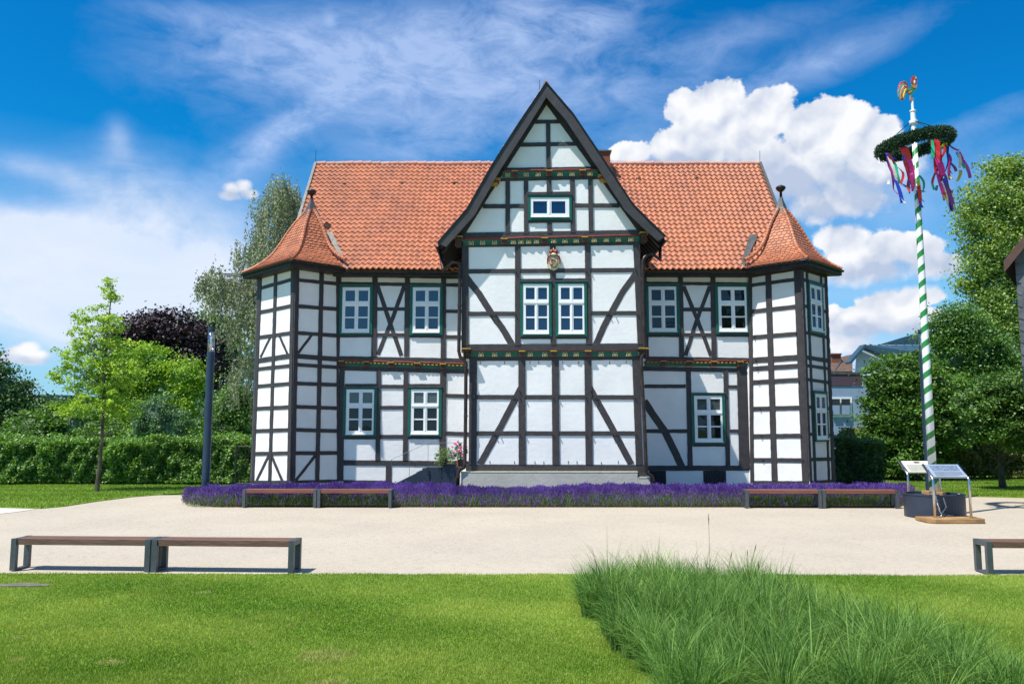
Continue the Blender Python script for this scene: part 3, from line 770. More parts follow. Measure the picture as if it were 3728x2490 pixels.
# ------------------------------------------------------------------ downpipes, bell, coat of arms
mb = MB(); r = .05
pD = Plane((0, YM-.1, 0), nF, T2)
g0 = PL[0]
P0 = [Vector((g0.x-.02, 22.4, g0.z-.06)), Vector((g0.x+.08, 22.3, g0.z-.62)), Vector((pD.at(1375, 18).x, 22.1, pD.at(1375, 18).z)), pD.at(1410, 30), pD.at(1420, 48), pD.at(1416, 300), pD.at(1412, 590), pD.at(1420, 625), pD.at(1450, 648), pD.at(1457, 672), pD.at(1455, 1000), pD.at(1450, 1305), pD.at(1445, 1325), pD.at(1415, 1345), pD.at(1408, 1365), pD.at(1406, 1450)]
mb.tube(P0, r, 10); mb.build('downpipe', pipe_m, house, smooth=True)
mb = MB()
for y in (300, 640, 680, 1000, 1300, 1385):
    x = 1416 if y < 600 else (1456 if y < 1340 else 1407); c_ = pD.at(x, y)
    if y in (640,): continue
    mb.tube([c_+Vector((0, 0, .02)), c_-Vector((0, 0, .02))], .06, 10)
mb.each('pipe_clamp', copper, house)
pD = Plane((0, YM-.1, 0), nF, T7); g0 = PR[0]
P0 = [Vector((g0.x+.0, 22.4, g0.z-.08)), Vector((g0.x-.02, 22.35, g0.z-.5)), Vector((pD.at(195, -38).x, 22.1, pD.at(195, -38).z)), pD.at(150, -5), pD.at(140, 20), pD.at(143, 300), pD.at(150, 560), pD.at(148, 600), pD.at(133, 625), pD.at(128, 650), pD.at(148, 1000), pD.at(162, 1340), pD.at(168, 1365), pD.at(195, 1380), pD.at(206, 1405), pD.at(207, 1460)]
mb = MB(); mb.tube(P0, r, 10); mb.build('downpipe', pipe_m, house, smooth=True)
mb = MB()
for x, y in ((143, 300), (148, 1000), (158, 1260)):
    c_ = pD.at(x, y); mb.tube([c_+Vector((0, 0, .02)), c_-Vector((0, 0, .02))], .06, 10)
mb.each('pipe_clamp', copper, house)
mb = MB(); c_ = pG.at(423, 478)+nF*.06
mb.lathe((0, 0, 0), [(.02, 0), (.055, 0), (.06, .03), (.05, .05), (.02, .05)], 16)
for i, v in enumerate(mb.v): mb.v[i] = (c_.x+v[0], c_.y-v[2], c_.z+v[1])
mb.build('round_socket', steel_blue, house)
# coat of arms
def P4(x, y, d): return pM.at(x, y)+nF*d
crest = MB()
pts = [(1133,262),(1160,255),(1185,250),(1212,255),(1238,262),(1245,300),(1242,340),(1228,365),(1205,378),(1187,382),(1168,378),(1145,365),(1130,340),(1127,300)]
crest.mi = 0; crest.prism([P4(x, y, 0) for x, y in pts], nF, .02, .10)
ov = [(1187+40*cos(t*pi/10), 308+46*sin(t*pi/10)) for t in range(20)]
crest.mi = 1; crest.prism([P4(x, y, 0) for x, y in ov], nF, .10, .125)
ov2 = [(1187+35*cos(t*pi/10), 308+41*sin(t*pi/10)) for t in range(20)]
crest.mi = 0; crest.prism([P4(x, y, 0) for x, y in ov2], nF, .125, .135)
for x0, y0, x1, y1, mi in ((1162,280,1187,307,1),(1190,308,1214,335,2),(1193,283,1199,304,1),(1187,290,1207,296,1),(1168,318,1174,340,1),(1160,326,1182,332,1),(1178,298,1196,320,2)):
    crest.mi = mi; crest.prism([P4(x0, y0, 0), P4(x1, y0, 0), P4(x1, y1, 0), P4(x0, y1, 0)], nF, .135, .146+mi*.001+(x0 % 7)*.0003)
for sx in (-1, 1):
    crest.mi = 1; crest.tube([P4(1187+sx*22, 244, .09), P4(1187+sx*48, 252, .10), P4(1187+sx*58, 280, .10), P4(1187+sx*57, 325, .09)], [.02, .035, .022, .015], 8)
    crest.mi = 2; crest.tube([P4(1187+sx*30, 228, .10), P4(1187+sx*40, 238, .11), P4(1187+sx*34, 262, .11)], .014, 6)
    crest.tube([P4(1187+sx*18, 352, .115), P4(1187+sx*28, 372, .11)], .012, 5)
    for k, rr in ((0, .075),):
        c_ = P4(1187+sx*19, 208, .09); crest.mi = 1
        crest.lathe((c_.x, c_.y, c_.z-rr), [(.02, 0), (rr*.7, rr*.3), (rr, rr), (rr*.7, rr*1.7), (.02, rr*2)], 12)
c_ = P4(1187, 232, .09); crest.mi = 0; crest.lathe((c_.x, c_.y, c_.z-.04), [(.07, 0), (.09, .03), (.07, .07)], 12)
c_ = P4(1187, 200, .09); crest.mi = 2; crest.lathe((c_.x, c_.y, c_.z-.05), [(.01, 0), (.03, .05), (.015, .12), (.01, .13)], 8)
crest.build('coat_of_arms', [cream, redp, gold], house)
# wall hooks (small dark tie ends in the plaster)
mb = MB()
for x, y in ((493,160),(723,158),(963,157),(1046,157),(1274,157),(1427,157),(1719,157),(1877,152),(583,1100),(816,1103),(1010,1103),(1094,1106),(1328,1100),(1409,1102),(1641,1108),(1803,1100)):
    c_ = pG.at(x, y); mb.box((c_.x, c_.y-.006, c_.z), (.014, .014, .07))
mb.each('wall_tie', gutter_m, loww)
# ------------------------------------------------------------------ ground
def groundmat(name, c1, c2, scale, pebble=0, c3=None, bump=.3):
    m, nt, out = nmat(name)
    b = N(nt, 'ShaderNodeBsdfPrincipled'); b.inputs['Roughness'].default_value = .9; b.inputs['Specular IOR Level'].default_value = .15
    tc = N(nt, 'ShaderNodeTexCoord')
    n1 = N(nt, 'ShaderNodeTexNoise'); n1.inputs['Scale'].default_value = scale; n1.inputs['Detail'].default_value = 8; L(nt, tc.outputs['Object'], n1.inputs['Vector'])
    cc = mixc(nt, maprange(nt, n1.outputs[0], .35, .65), c1, c2)
    if pebble:
        v = N(nt, 'ShaderNodeTexVoronoi'); v.inputs['Scale'].default_value = pebble; L(nt, tc.outputs['Object'], v.inputs['Vector'])
        sp = N(nt, 'ShaderNodeSeparateColor'); L(nt, v.outputs['Color'], sp.inputs[0])
        cc = mixc(nt, maprange(nt, sp.outputs[0], 0, 1, .0, .55), cc, c3)
        v2 = N(nt, 'ShaderNodeTexVoronoi'); v2.inputs['Scale'].default_value = pebble*.37; L(nt, tc.outputs['Object'], v2.inputs['Vector'])
        sp2 = N(nt, 'ShaderNodeSeparateColor'); L(nt, v2.outputs['Color'], sp2.inputs[0])
        cc = mixc(nt, maprange(nt, sp2.outputs[1], .86, 1, 0, .35), cc, (.30, .25, .20))
        n2 = v.outputs['Distance']
    else:
        nn = N(nt, 'ShaderNodeTexNoise'); nn.inputs['Scale'].default_value = 60; nn.inputs['Detail'].default_value = 4; L(nt, tc.outputs['Object'], nn.inputs['Vector']); n2 = nn.outputs[0]
    bp = N(nt, 'ShaderNodeBump'); bp.inputs['Strength'].default_value = bump; bp.inputs['Distance'].default_value = .02
    L(nt, n2, bp.inputs['Height']); L(nt, bp.outputs[0], b.inputs['Normal'])
    L(nt, cc, b.inputs['Base Color']); L(nt, b.outputs[0], out.inputs[0]); return m
earth_g = groundmat('meadow', (.07, .13, .025), (.10, .17, .035), .4)
gravel_m = groundmat('gravel', (.435, .375, .295), (.375, .325, .26), .5, pebble=42, c3=(.55, .485, .395), bump=.5)
path_m = groundmat('pale_path', (.62, .56, .48), (.56, .50, .43), 1.2, bump=.1)
lawn_m = groundmat('lawn_soil', (.12, .22, .02), (.16, .27, .03), .9)
soil_m = groundmat('bed_soil', (.07, .055, .035), (.10, .075, .05), 2)
grav_dk = groundmat('dark_gravel', (.10, .09, .08), (.14, .125, .11), 6, pebble=50, c3=(.22, .20, .18))
def sheet(name, pts, z, mat, label=None, cat=None, kind='structure', thick=.0):
    mb = MB()
    if thick: mb.prism([Vector((p[0], p[1], z)) for p in pts], (0, 0, 1), -thick, 0)
    else: mb.add([(p[0], p[1], z) for p in pts], [tuple(range(len(pts)))])
    o = mb.build(name, mat); return tag(o, label, cat, kind=kind)
sheet('ground', [(-1500, -300), (1500, -300), (1500, 2500), (-1500, 2500)], -.03, earth_g, 'green meadow ground reaching to the horizon', 'ground')
sheet('gravel_square', [(-60, 9), (60, 9), (60, 21.0), (14, 24.6), (12.5, 27), (-9.2, 27), (-9.7, 23.6), (-60, 23.6)], -.012, gravel_m, 'pale beige gravel square between the lawn and the house', 'gravel')
lw = [gnd(-1400, 1846), gnd(0, 1846), gnd(145, 1850), gnd(230, 1843), gnd(340, 1826), gnd(480, 1808), gnd(560, 1802), gnd(650, 1795)]
LWP = [(p.x, p.y) for p in lw]+[(-8.6, 25.5), (-8.2, 40), (-60, 40)]
sheet('back_lawn', LWP, .005, lawn_m, 'mown lawn in front of the left hedge', 'lawn', thick=.02)
rw = [gnd(3320, 1806), gnd(3425, 1798), gnd(3530, 1806), gnd(3728, 1811), gnd(4600, 1818)]
RWP = [(10.5, 29)]+[(p.x, p.y) for p in rw]+[(60, 40), (10.5, 40)]
sheet('side_lawn', RWP, .005, lawn_m, 'mown lawn in front of the right hedge', 'lawn', thick=.02)
p1 = [gnd(-900, 1849), gnd(-20, 1849), gnd(137, 1851), gnd(60, 1862), gnd(-20, 1871), gnd(-900, 1960)]
sheet('footpath', [(p.x, p.y) for p in p1], -.004, path_m, 'smooth pale path joining the gravel at the far left', 'path')
# front lawn edge
def edgeY(x): return 11.05-.012*x+.02*sin(x*2.1)+.012*sin(x*5.7)
FP = [(x, edgeY(x)) for x in np.arange(-16, 16.1, .5)]
sheet('front_lawn', [(-16, 2)]+[(16, 2)][:0]+FP+[(16, 2)], .0, lawn_m, 'mown front lawn with darker and lighter stripes', 'lawn', thick=.03)
pc = gnd(85, 2131); a_ = [(pc.x+.34*cos(t*pi/8)*(1+.12*sin(t*3)), pc.y+.11*sin(t*pi/8)*(1+.2*cos(t*5))) for t in range(16)]
sheet('gravel_patch', a_, .012, grav_dk, 'small dark gravel patch in the front lawn at left', 'gravel', kind='structure')
# mowed grass blades
def fbm2(x, y, s, seed=0):
    r = np.random.default_rng(seed); v = np.zeros_like(x); amp = 1; tot = 0
    for o in range(4):
        for k in range(5):
            th = r.uniform(0, 2*pi); ph = r.uniform(0, 2*pi); f = s*(2**o)*r.uniform(.7, 1.3)
            v += amp*np.sin((x*cos(th)+y*sin(th))*f+ph)
        tot += amp*5; amp *= .62
    return v/tot*2.2
blade_m = leafmat('grass_blade', (.10, .22, .008), (.47, .54, .11), .35, .03, straw=(.52, .44, .20))
def blades(name, xs, ys, z, h, w, tint, mat, lean=.35):
    K = len(xs); th = rng.uniform(0, 2*pi, K); lx = rng.normal(0, lean, K)*h; ly = rng.normal(0, lean, K)*h
    dx = np.cos(th)*w/2; dy = np.sin(th)*w/2
    V = np.zeros((K, 3, 3)); V[:, 0] = np.stack([xs-dx, ys-dy, np.full(K, z)], 1); V[:, 1] = np.stack([xs+dx, ys+dy, np.full(K, z)], 1)
    V[:, 2] = np.stack([xs+lx, ys+ly, z+h], 1)
    return npmesh(name, V, 3, [(0, 1, 2)], tint, mat)
K = 560000
yy = 5.9+(rng.uniform(0, 1, K)**1.25)*(11.15-5.9); xx = rng.uniform(-1, 1, K)*(yy*.66+.4)
ey = 11.05-.012*xx+.02*np.sin(xx*2.1)+.012*np.sin(xx*5.7)
ok = (yy < ey+.02) & (((xx-pc.x)/.36)**2+((yy-pc.y)/.115)**2 > 1)
xx, yy = xx[ok], yy[ok]
n1 = fbm2(xx, yy, .9, 3); n2 = fbm2(xx, yy, 4.0, 5)
stripe = np.sin((xx*.55+yy*1.0)*2.3+.8*n1)
tint = .46+.17*stripe+.24*n1+.20*n2+.08*fbm2(xx, yy, 14, 6)+rng.normal(0, .12, len(xx))
tint = np.clip(tint, 0, .9); sp_ = rng.uniform(0, 1, len(xx)) < .006+.03*(fbm2(xx, yy, 3, 77) > .75); tint[sp_] = 1.2
for bx, by, br in [tuple(gnd(u, v)[:2])+(r,) for u, v, r in ((740, 2158, .12), (830, 2118, .07), (785, 2112, .06), (400, 2412, .13), (1185, 2390, .28), (530, 2235, .06), (1135, 2098, .05), (60, 2405, .08), (265, 2280, .07), (890, 2500, .1), (75, 2323, .08), (1060, 2277, .05), (920, 2340, .06), (1890, 2195, .05), (1180, 2500, .2))]:
    d = ((xx-bx)/br)**2+((yy-by)/(br*.8))**2; m_ = (d < 1) & (rng.uniform(0, 1, len(xx)) < .62*(1-d*.6)); tint[m_] = 1.2
hh = .019+.011*rng.uniform(0, 1, len(xx))+.006*n2; hh = np.clip(hh, .012, .06)
o = blades('lawn_grass', xx, yy, 0, hh, .0068, np.clip(tint, 0, 1), blade_m); tag(o, 'short mown bright green grass of the front lawn', 'grass', kind='stuff')
# back lawns: sparser, coarser
def inpoly(x, y, P):
    c = np.zeros(len(x), bool); j = len(P)-1
    for i in range(len(P)):
        xi, yi = P[i]; xj, yj = P[j]; m = ((yi > y) != (yj > y)) & (x < (xj-xi)*(y-yi)/(yj-yi+1e-12)+xi); c ^= m; j = i
    return c
for nm, P, xr_, yr_, lb in (('back_lawn_grass', LWP, (-20, -8), (19.5, 29), 'short grass of the lawn before the left hedge'), ('side_lawn_grass', RWP, (10.5, 20), (21, 31), 'short grass of the lawn before the right hedge')):
    K = 60000; x = rng.uniform(*xr_, K); y = rng.uniform(*yr_, K); m = inpoly(x, y, P); x, y = x[m], y[m]
    o = blades(nm, x, y, 0, .045+.02*rng.uniform(0, 1, len(x)), .022, np.clip(.3+.2*fbm2(x, y, 1.0, 9)+.1*np.sin(y*4)+rng.normal(0, .15, len(x)), 0, 1), blade_m); tag(o, lb, 'grass', kind='stuff')
# ------------------------------------------------------------------ tall ornamental grass
tall_m = leafmat('tall_grass_blade', (.02, .11, .012), (.31, .49, .12), .35, .02)
def tall_grass():
    top = [(2120, 2190), (2200, 2165), (2330, 2150), (2480, 2160), (2620, 2175), (2780, 2180), (2880, 2230), (3000, 2290), (3130, 2345), (3280, 2390), (3450, 2440), (3600, 2510), (3800, 2580)]
    left = [(2120, 2190), (2135, 2240), (2215, 2300), (2235, 2370), (2330, 2430), (2420, 2490), (2430, 2620)]
    P = [tuple(gnd(*p)[:2]) for p in top]+[tuple(gnd(3900, 2640)[:2])]+[tuple(gnd(*p)[:2]) for p in left[::-1]]
    xs, ys = [], []
    cl = []
    tries = 0
    while len(cl) < 260 and tries < 60000:
        tries += 1
        x = rng.uniform(.3, 6.5); y = rng.uniform(5.3, 10.2)
        if not inpoly(np.array([x]), np.array([y]), P)[0]: continue
        if any((x-a)**2+(y-b)**2 < .022 for a, b in cl): continue
        cl.append((x, y))
    segs = 5; V = []; T = []
    for (cx, cy) in cl:
        nb = int(rng.uniform(110, 210)); s = rng.uniform(.62, 1.22)*.82
        th0 = rng.uniform(0, 2*pi); 
        th = rng.uniform(0, 2*pi, nb); r0 = rng.uniform(0, .09, nb); ln = rng.uniform(.45, .82, nb)*s*np.where(rng.uniform(0, 1, nb) < .10, 1.3, 1.0); out = rng.uniform(.25, 1.25, nb)
        wdt = rng.uniform(.004, .0085, nb); t = np.linspace(0, 1, segs+1)[None]
        bend = (out*ln*.62)[:, None]*t**1.7+r0[:, None]+.10*ln[:, None]*t**2*np.cos(th-th0)[:, None]
        zz = (ln[:, None]*(t-.5*out[:, None]*t**2.4))*.98
        side = rng.normal(0, .09, nb)[:, None]*ln[:, None]*t**2
        px = cx+np.cos(th)[:, None]*bend-np.sin(th)[:, None]*side; py = cy+np.sin(th)[:, None]*bend+np.cos(th)[:, None]*side
        a = rng.uniform(0, pi, nb)[:, None]; w = wdt[:, None]*(1-t**2.2*.92)/2
        wx, wy = np.cos(a)*w, np.sin(a)*w
        v = np.stack([np.stack([px-wx, py-wy, zz], 2), np.stack([px+wx, py+wy, zz], 2)], 2).reshape(nb, -1, 3)
        V.append(v); T.append(np.clip(rng.normal(rng.uniform(.15, .7), .26, nb), 0, 1))
    V = np.concatenate(V); T = np.concatenate(T)
    f = [(2*i, 2*i+1, 2*i+3, 2*i+2) for i in range(segs)]
    o = npmesh('tall_grass', V, 2*(segs+1), f, T, tall_m)
    tag(o, 'clump of long arching blue-green ornamental grass on the front lawn', 'tall grass', kind='stuff')
    # seed stalks
    mb = MB()
    for u, v, z, ht in [(2588, 1985, 0, 0)]+[(random.uniform(2200, 3200), 0, 0, 0) for _ in range(16)]:
        if v: base = gnd(2588, 2210); H = 1.02; l = 0
        else:
            c = random.choice(cl); base = Vector((c[0], c[1], 0)); H = random.uniform(.55, .72); l = random.uniform(-.2, .2)
            if base.y < 7.4 and random.random() < .6: continue
        mb.tube([base, base+Vector((l*.3, 0, H*.5)), base+Vector((l, 0, H*.9))], .0022, 4)
        mb.tube([base+Vector((l, 0, H*.88)), base+Vector((l*1.1, 0, H*.94)), base+Vector((l*1.25, 0, H))], [.0025, .006, .002], 5)
    s = mb.build('grass_stalk', leafmat('grass_stalk', (.10, .14, .04), (.28, .26, .10)), o)
tall_grass()
# ------------------------------------------------------------------ lavender
lav_m = leafmat('lavender_flower', (.13, .06, .34), (.42, .25, .80), .3, .0)
lavg_m = leafmat('lavender_leaf', (.04, .10, .03), (.19, .30, .09), .3, .02)
def lavender():
    def front(x):
        if x < -7.6: return 20.15+ (max(0, -7.6-x)/1.15)**3*1.6
        if x > 9.6: return 20.3+(x-9.6)*1.2
        return 20.12
    def back(x): return (22.15 if x > -7 else 22.1-(-7-x)*.5)
    K = 95000
    x = rng.uniform(-8.8, 11.0, K); y = rng.uniform(20.0, 23.2, K)
    fr = np.array([front(a) for a in x]); bk = np.array([back(a) for a in x])
    m = (y > fr) & (y < bk) & ((x-9.42)**2+(y-18.05)**2 > .8); x, y, fr = x[m], y[m], fr[m]
    rows = np.sin((x*1.0)*2*pi/.62+.6*np.sin(y*3))*.5+np.sin((y-20)*2*pi/.7)*.5
    d = np.clip((y-fr)/.4, 0, 1)
    hgt = (.25+.10*np.sqrt(d)+.045*rows+.05*fbm2(x, y, .8, 21)+.02*fbm2(x, y, 5, 12))*np.where(x < -7.2, .92, 1)
    dip = np.exp(-((x-(-.0))/1.6)**2)*.07; hgt -= dip
    # front skirt: flowers lower on the front
    bn = ((x > -6.6) & (x < -3.05)) | ((x > 5.9) & (x < 9.5)); low = (d < .75) & (rng.uniform(0, 1, len(x)) < np.where(bn, .16, .60)); z0 = np.where(low, hgt*(.18+.7*rng.uniform(0, 1, len(x))), hgt)
    lean = np.stack([rng.normal(0, .35, len(x)), rng.normal(-.15, .35, len(x))-.5*(1-d)], 1)
    h = rng.uniform(.05, .1, len(x)); w = .017
    V = np.zeros((len(x), 8, 3))
    ox = lean[:, 0]*h*.8; oy = lean[:, 1]*h*.8; bx = x; by = y-(1-d)*.12*(low)
    zb = z0+rng.normal(0, .025, len(x))
    for k, a in enumerate((0, pi/2)):
        dx, dy = cos(a+.4)*w/2, sin(a+.4)*w/2
        V[:, 4*k+0] = np.stack([bx-dx*.6, by-dy*.6, zb], 1); V[:, 4*k+1] = np.stack([bx+dx*.6, by+dy*.6, zb], 1)
        V[:, 4*k+2] = np.stack([bx+ox+dx, by+oy+dy, zb+h*.7], 1); V[:, 4*k+3] = np.stack([bx+ox-dx*.3, by+oy-dy*.3, zb+h], 1)
    lumps = .45+.18*rows+.25*fbm2(x, y, 1.5, 4)+rng.normal(0, .16, len(x))
    o = npmesh('lavender', V, 8, [(0, 1, 2, 3), (4, 5, 6, 7)], np.clip(lumps, 0, 1), lav_m)
    tag(o, 'long bed of purple flowering lavender along the foot of the house', 'lavender', kind='stuff')
    # foliage
    K = 70000
    x = rng.uniform(-8.8, 11.0, K); y = 20.0+rng.uniform(0, 1, K)**2.2*3.2
    fr = np.array([front(a) for a in x]); bk = np.array([back(a) for a in x]); m = (y > fr-.03) & (y < bk) & ((x-9.42)**2+(y-18.05)**2 > .8); x, y, fr = x[m], y[m], fr[m]
    d = np.clip((y-fr+.03)/.3, 0, 1); top = (.16+.14*np.sqrt(d)); zb = rng.uniform(0, 1, len(x))*top*.8
    h = rng.uniform(.08, .16, len(x)); w = .012; th = rng.uniform(0, pi, len(x))
    dx, dy = np.cos(th)*w/2, np.sin(th)*w/2; lx = rng.normal(0, .04, len(x)); ly = rng.normal(-.02, .04, len(x))
    V = np.zeros((len(x), 4, 3)); V[:, 0] = np.stack([x-dx, y-dy, zb], 1); V[:, 1] = np.stack([x+dx, y+dy, zb], 1); V[:, 2] = np.stack([x+lx+dx*.4, y+ly+dy*.4, zb+h], 1); V[:, 3] = np.stack([x+lx-dx*.4, y+ly-dy*.4, zb+h], 1)
    npmesh('foliage', V, 4, [(0, 1, 2, 3)], np.clip(rng.normal(.6, .22, len(x)), 0, 1), lavg_m, parent=o)
lavender()
sheet('flower_bed', [(-8.4, 21.6), (-7.9, 20.5), (-7.2, 20.13), (9.6, 20.13), (10.9, 21.6), (10.9, 23.9), (-8.2, 23.9)], .004, soil_m, 'brown soil of the lavender bed', 'soil')
sheet('gravel_edge', [(-9, 23.9), (10.9, 23.9), (10.9, 26), (-9, 26)], .004, grav_dk, 'dark gravel strip at the foot of the walls', 'gravel')
# ------------------------------------------------------------------ benches
def bench(p, q_, seat_mat, label, group, depth=.36, h=.435):
    "p,q_: front feet line (left, right) on the ground"
    p = Vector(p); q_ = Vector(q_); W = (q_-p).length; rz = atan2(q_.y-p.y, q_.x-p.x)
    root = empty('bench', (p.x, p.y, 0), rz, label=label, cat='bench', group=group)
    t = .075; fl = .035
    for x in (0, W-t):
        mb = MB()
        mb.box((x+t/2, fl/2+.02, h/2), (t, .06, h)); mb.box((x+t/2, depth-fl/2-.02, h/2), (t, .06, h))
        mb.box((x+t/2, depth/2, .012), (t-.004, depth-.12, .02)); mb.box((x+t/2, depth/2, h-.035), (t-.004, depth-.12, .066))
        f = mb.build('bench_frame', bench_steel, root, local=True)
    mb = MB(); n = 4; sw = (depth-.03)/n
    for i in range(n): mb.box((W/2, .018+sw*(i+.5), h-.043), (W-2*t-.004, sw-.012, .082), tint=random.random())
    mb.build('seat', seat_mat, root, local=True)
    return root
def gp(u, v): p = gnd(u, v); return (p.x, p.y)
def line(a, b, t0, t1): return ((a[0]+(b[0]-a[0])*t0, a[1]+(b[1]-a[1])*t0), (a[0]+(b[0]-a[0])*t1, a[1]+(b[1]-a[1])*t1))
A, B = gp(32, 2077), gp(1066, 2088)
g1 = 'long low benches with brown slats by the front lawn'; g2 = 'low benches before the lavender bed'
bench(*line(A, B, 0, .4975), bench_wood, 'low bench of dark steel and brown slats, leftmost beside the front lawn', g1)
bench(*line(A, B, .5025, 1), bench_wood, 'low bench joined to the right end of the leftmost front bench', g1)
A = gp(3600, 2092); bench(A, (A[0]+1.95, A[1]-.06), bench_wood, 'low bench cut off by the right edge beside the front lawn', g1)
A, B = gp(880, 1847), gp(1424, 1848)
bench(*line(A, B, 0, .4975), red_wood, 'reddish low bench nearest the left lamp post, before the lavender', g2)
bench(*line(A, B, .5025, 1), red_wood, 'reddish low bench before the lavender below the outside stair', g2)
A, B = gp(2716, 1849), gp(3276, 1850)
bench(*line(A, B, 0, .4975), red_wood, 'reddish low bench before the lavender below the right turret', g2)
bench(*line(A, B, .5025, 1), red_wood, 'reddish low bench before the lavender nearest the maypole', g2)
mb = MB()
pa, pb_ = gp(50, 2092), gp(1085, 2095)
mb.prism([Vector((pa[0], edgeY(pa[0])-.02, 0)), Vector((pb_[0], edgeY(pb_[0])-.02, 0)), Vector((pb_[0], edgeY(pb_[0])+.10, 0)), Vector((pa[0], edgeY(pa[0])+.10, 0))], (0, 0, 1), -.03, .0)
tag(mb.build('kerb_stones', path_m), 'narrow pale kerb strip under the left front benches', 'kerb', kind='structure')
# ------------------------------------------------------------------ lamp posts
def lamp(x, y, H, label):
    root = empty('lamp_post', (x, y, 0), label=label, cat='lamp post', group='round bollard-like lamp posts')
    mb = MB(); mb.lathe((x, y, 0), [(.125, 0), (.125, .05), (.108, .06), (.100, H-.68), (.094, H-.66)], 24); mb.build('post', lampm, root, smooth=False)
    mb = MB(); mb.lathe((x, y, H-.66), [(.094, 0), (.094, .56)], 24); mb.build('lamp_glass', lamp_glass, root, smooth=True)
    mb = MB(); mb.lathe((x, y, H-.66), [(.022, 0), (.022, .56)], 12); mb.build('lamp_core', white, root, smooth=True)
    mb = MB(); mb.lathe((x, y, H-.10), [(.096, 0), (.1, .01), (.1, .09), (.09, .1)], 24); mb.build('cap', lampm, root)
p = atY(757, 1551, 21.7); lamp(p.x, 21.7, atY(766, 1193, 21.7).z, 'dark blue-grey round lamp post in the lavender at left')
p = atY(3374, 1551, 21.8); lamp(p.x, 21.8, 4.63, 'grey round lamp post partly hidden behind the maypole')
# ------------------------------------------------------------------ planter + maypole
mx, my = 9.42, 18.05
root = empty('round_planter', (mx, my, 0), label='round dark blue-grey metal tub holding the maypole', cat='planter')
mb = MB(); mb.lathe((mx, my, 0), [(.618, 0), (.618, .475), (.63, .478), (.63, .50), (.585, .50), (.585, .45), (.02, .45)], 48); mb.build('tub', planter_m, root)
mb = MB()
for k in range(4): mb.box((mx+.17*cos(k*pi/2+.5), my+.17*sin(k*pi/2+.5), .515), (.16, .12, .07), rz=k*pi/2+.5)
mb.each('wooden_wedge', board_wood, root)
def chainlinks(pts, r=.011, s=.04):
    mb = MB(); P = [Vector(p) for p in pts]; S = arclen(P); d = 0; k = 0
    while d < S[-1]-s:
        def at(x):
            for i in range(len(S)-1):
                if x <= S[i+1]: return P[i].lerp(P[i+1], (x-S[i])/(S[i+1]-S[i]))
            return P[-1]
        a, b = at(d), at(min(S[-1], d+s)); t = (b-a).normalized(); u_ = Vector((1, 0, .1)).cross(t).normalized() if k % 2 else t.cross(Vector((0, 1, 0))).normalized()
        ring = [a+(b-a)*(.5-.62*cos(j*pi/4))+u_*(.014*sin(j*pi/4)) for j in range(9)]
        mb.tube(ring, r*.55, 4, caps=False); d += s*.82; k += 1
    return mb
P = [(mx-.30, my-.52, .53), (mx-.27, my-.60, .50), (mx-.25, my-.635, .30), (mx-.20, my-.64, .12), (mx-.05, my-.66, .08), (mx+.05, my-.70, .10)]
chainlinks(P).build('chain', inox, root)
chainlinks([(mx-.13, my-.40, .52), (mx-.12, my-.62, .46), (mx-.08, my-.64, .26), (mx-.2, my-.66, .13), (mx-.2, my-.65, .03)]).build('chain', inox, root)
mb = MB(); mb.lathe((mx-.31, my-.5, .50), [(.02, 0), (.04, .02), (.04, .05), (.01, .07)], 10); mb.lathe((mx+.28, my-.5, .50), [(.02, 0), (.035, .02), (.035, .05), (.01, .07)], 10); mb.each('chain_eye', inox, root)
zt = atY(3318, 388, my).z
mp = empty('maypole', (mx, my, .45), label='tall slender green and white spiral striped maypole topped by a rooster', cat='maypole')
mb = MB(); mb.lathe((mx, my, .45), [(.088, 0), (.082, 3), (.068, 6.5), (.052, zt-.45-.55)], 28); pole = mb.build('pole', spiral, mp, smooth=True)
mb = MB(); mb.lathe((mx, my, zt-.56), [(.056, 0), (.056, .42), (.07, .43), (.07, .46), (.03, .47), (.028, .62), (.022, .75)], 20)
mb.lathe((mx, my, zt-.44), [(.06, 0), (.095, .02), (.095, .09), (.06, .11)], 12); mb.build('pole_top', whitepole, mp, smooth=False)
pRo_ = Plane((0, my, 0), nF, TR)
def rp(x, y, d=0): return Plane((0, my-d, 0), nF, TR).at(x, y)
rmats = [basic('rooster_green', (.05, .26, .10), .4), basic('rooster_orange', (.60, .25, .08), .4, var=.2, scale=30), basic('rooster_red', (.5, .05, .04), .4), basic('rooster_teal', (.08, .32, .32), .4), basic('rooster_yellow', (.7, .48, .08), .4), basic('rooster_brown', (.22, .09, .05), .4), whitepole]
mb = MB()
def flat(pts, d0, d1, mi): mb.mi = mi; mb.prism([rp(x, y) for x, y in pts], nF, d0, d1)
flat([(560,240),(580,225),(600,222),(612,205),(625,185),(655,190),(664,210),(655,240),(640,265),(622,290),(605,302),(590,300),(575,282),(558,262)], -.012, .012, 0)
flat([(608,200),(616,175),(625,150),(655,150),(660,180),(664,215),(655,238),(635,230),(615,222)], .0, .02, 1)
flat([(604,165),(606,130),(622,112),(640,108),(655,122),(664,150),(660,185),(648,175),(650,150),(635,140),(625,160),(622,185),(610,190)], -.0, .028, 2)
flat([(628,155),(640,150),(644,175),(636,190),(628,180)], .0, .034, 6)
flat([(640,122),(652,120),(656,138),(645,145)], .0, .038, 4)
flat([(552,262),(575,265),(615,250),(612,272),(592,284),(570,284),(550,275)], .0, .018, 1)
flat([(575,235),(600,228),(610,238),(590,255),(572,252)], .0, .022, 3)
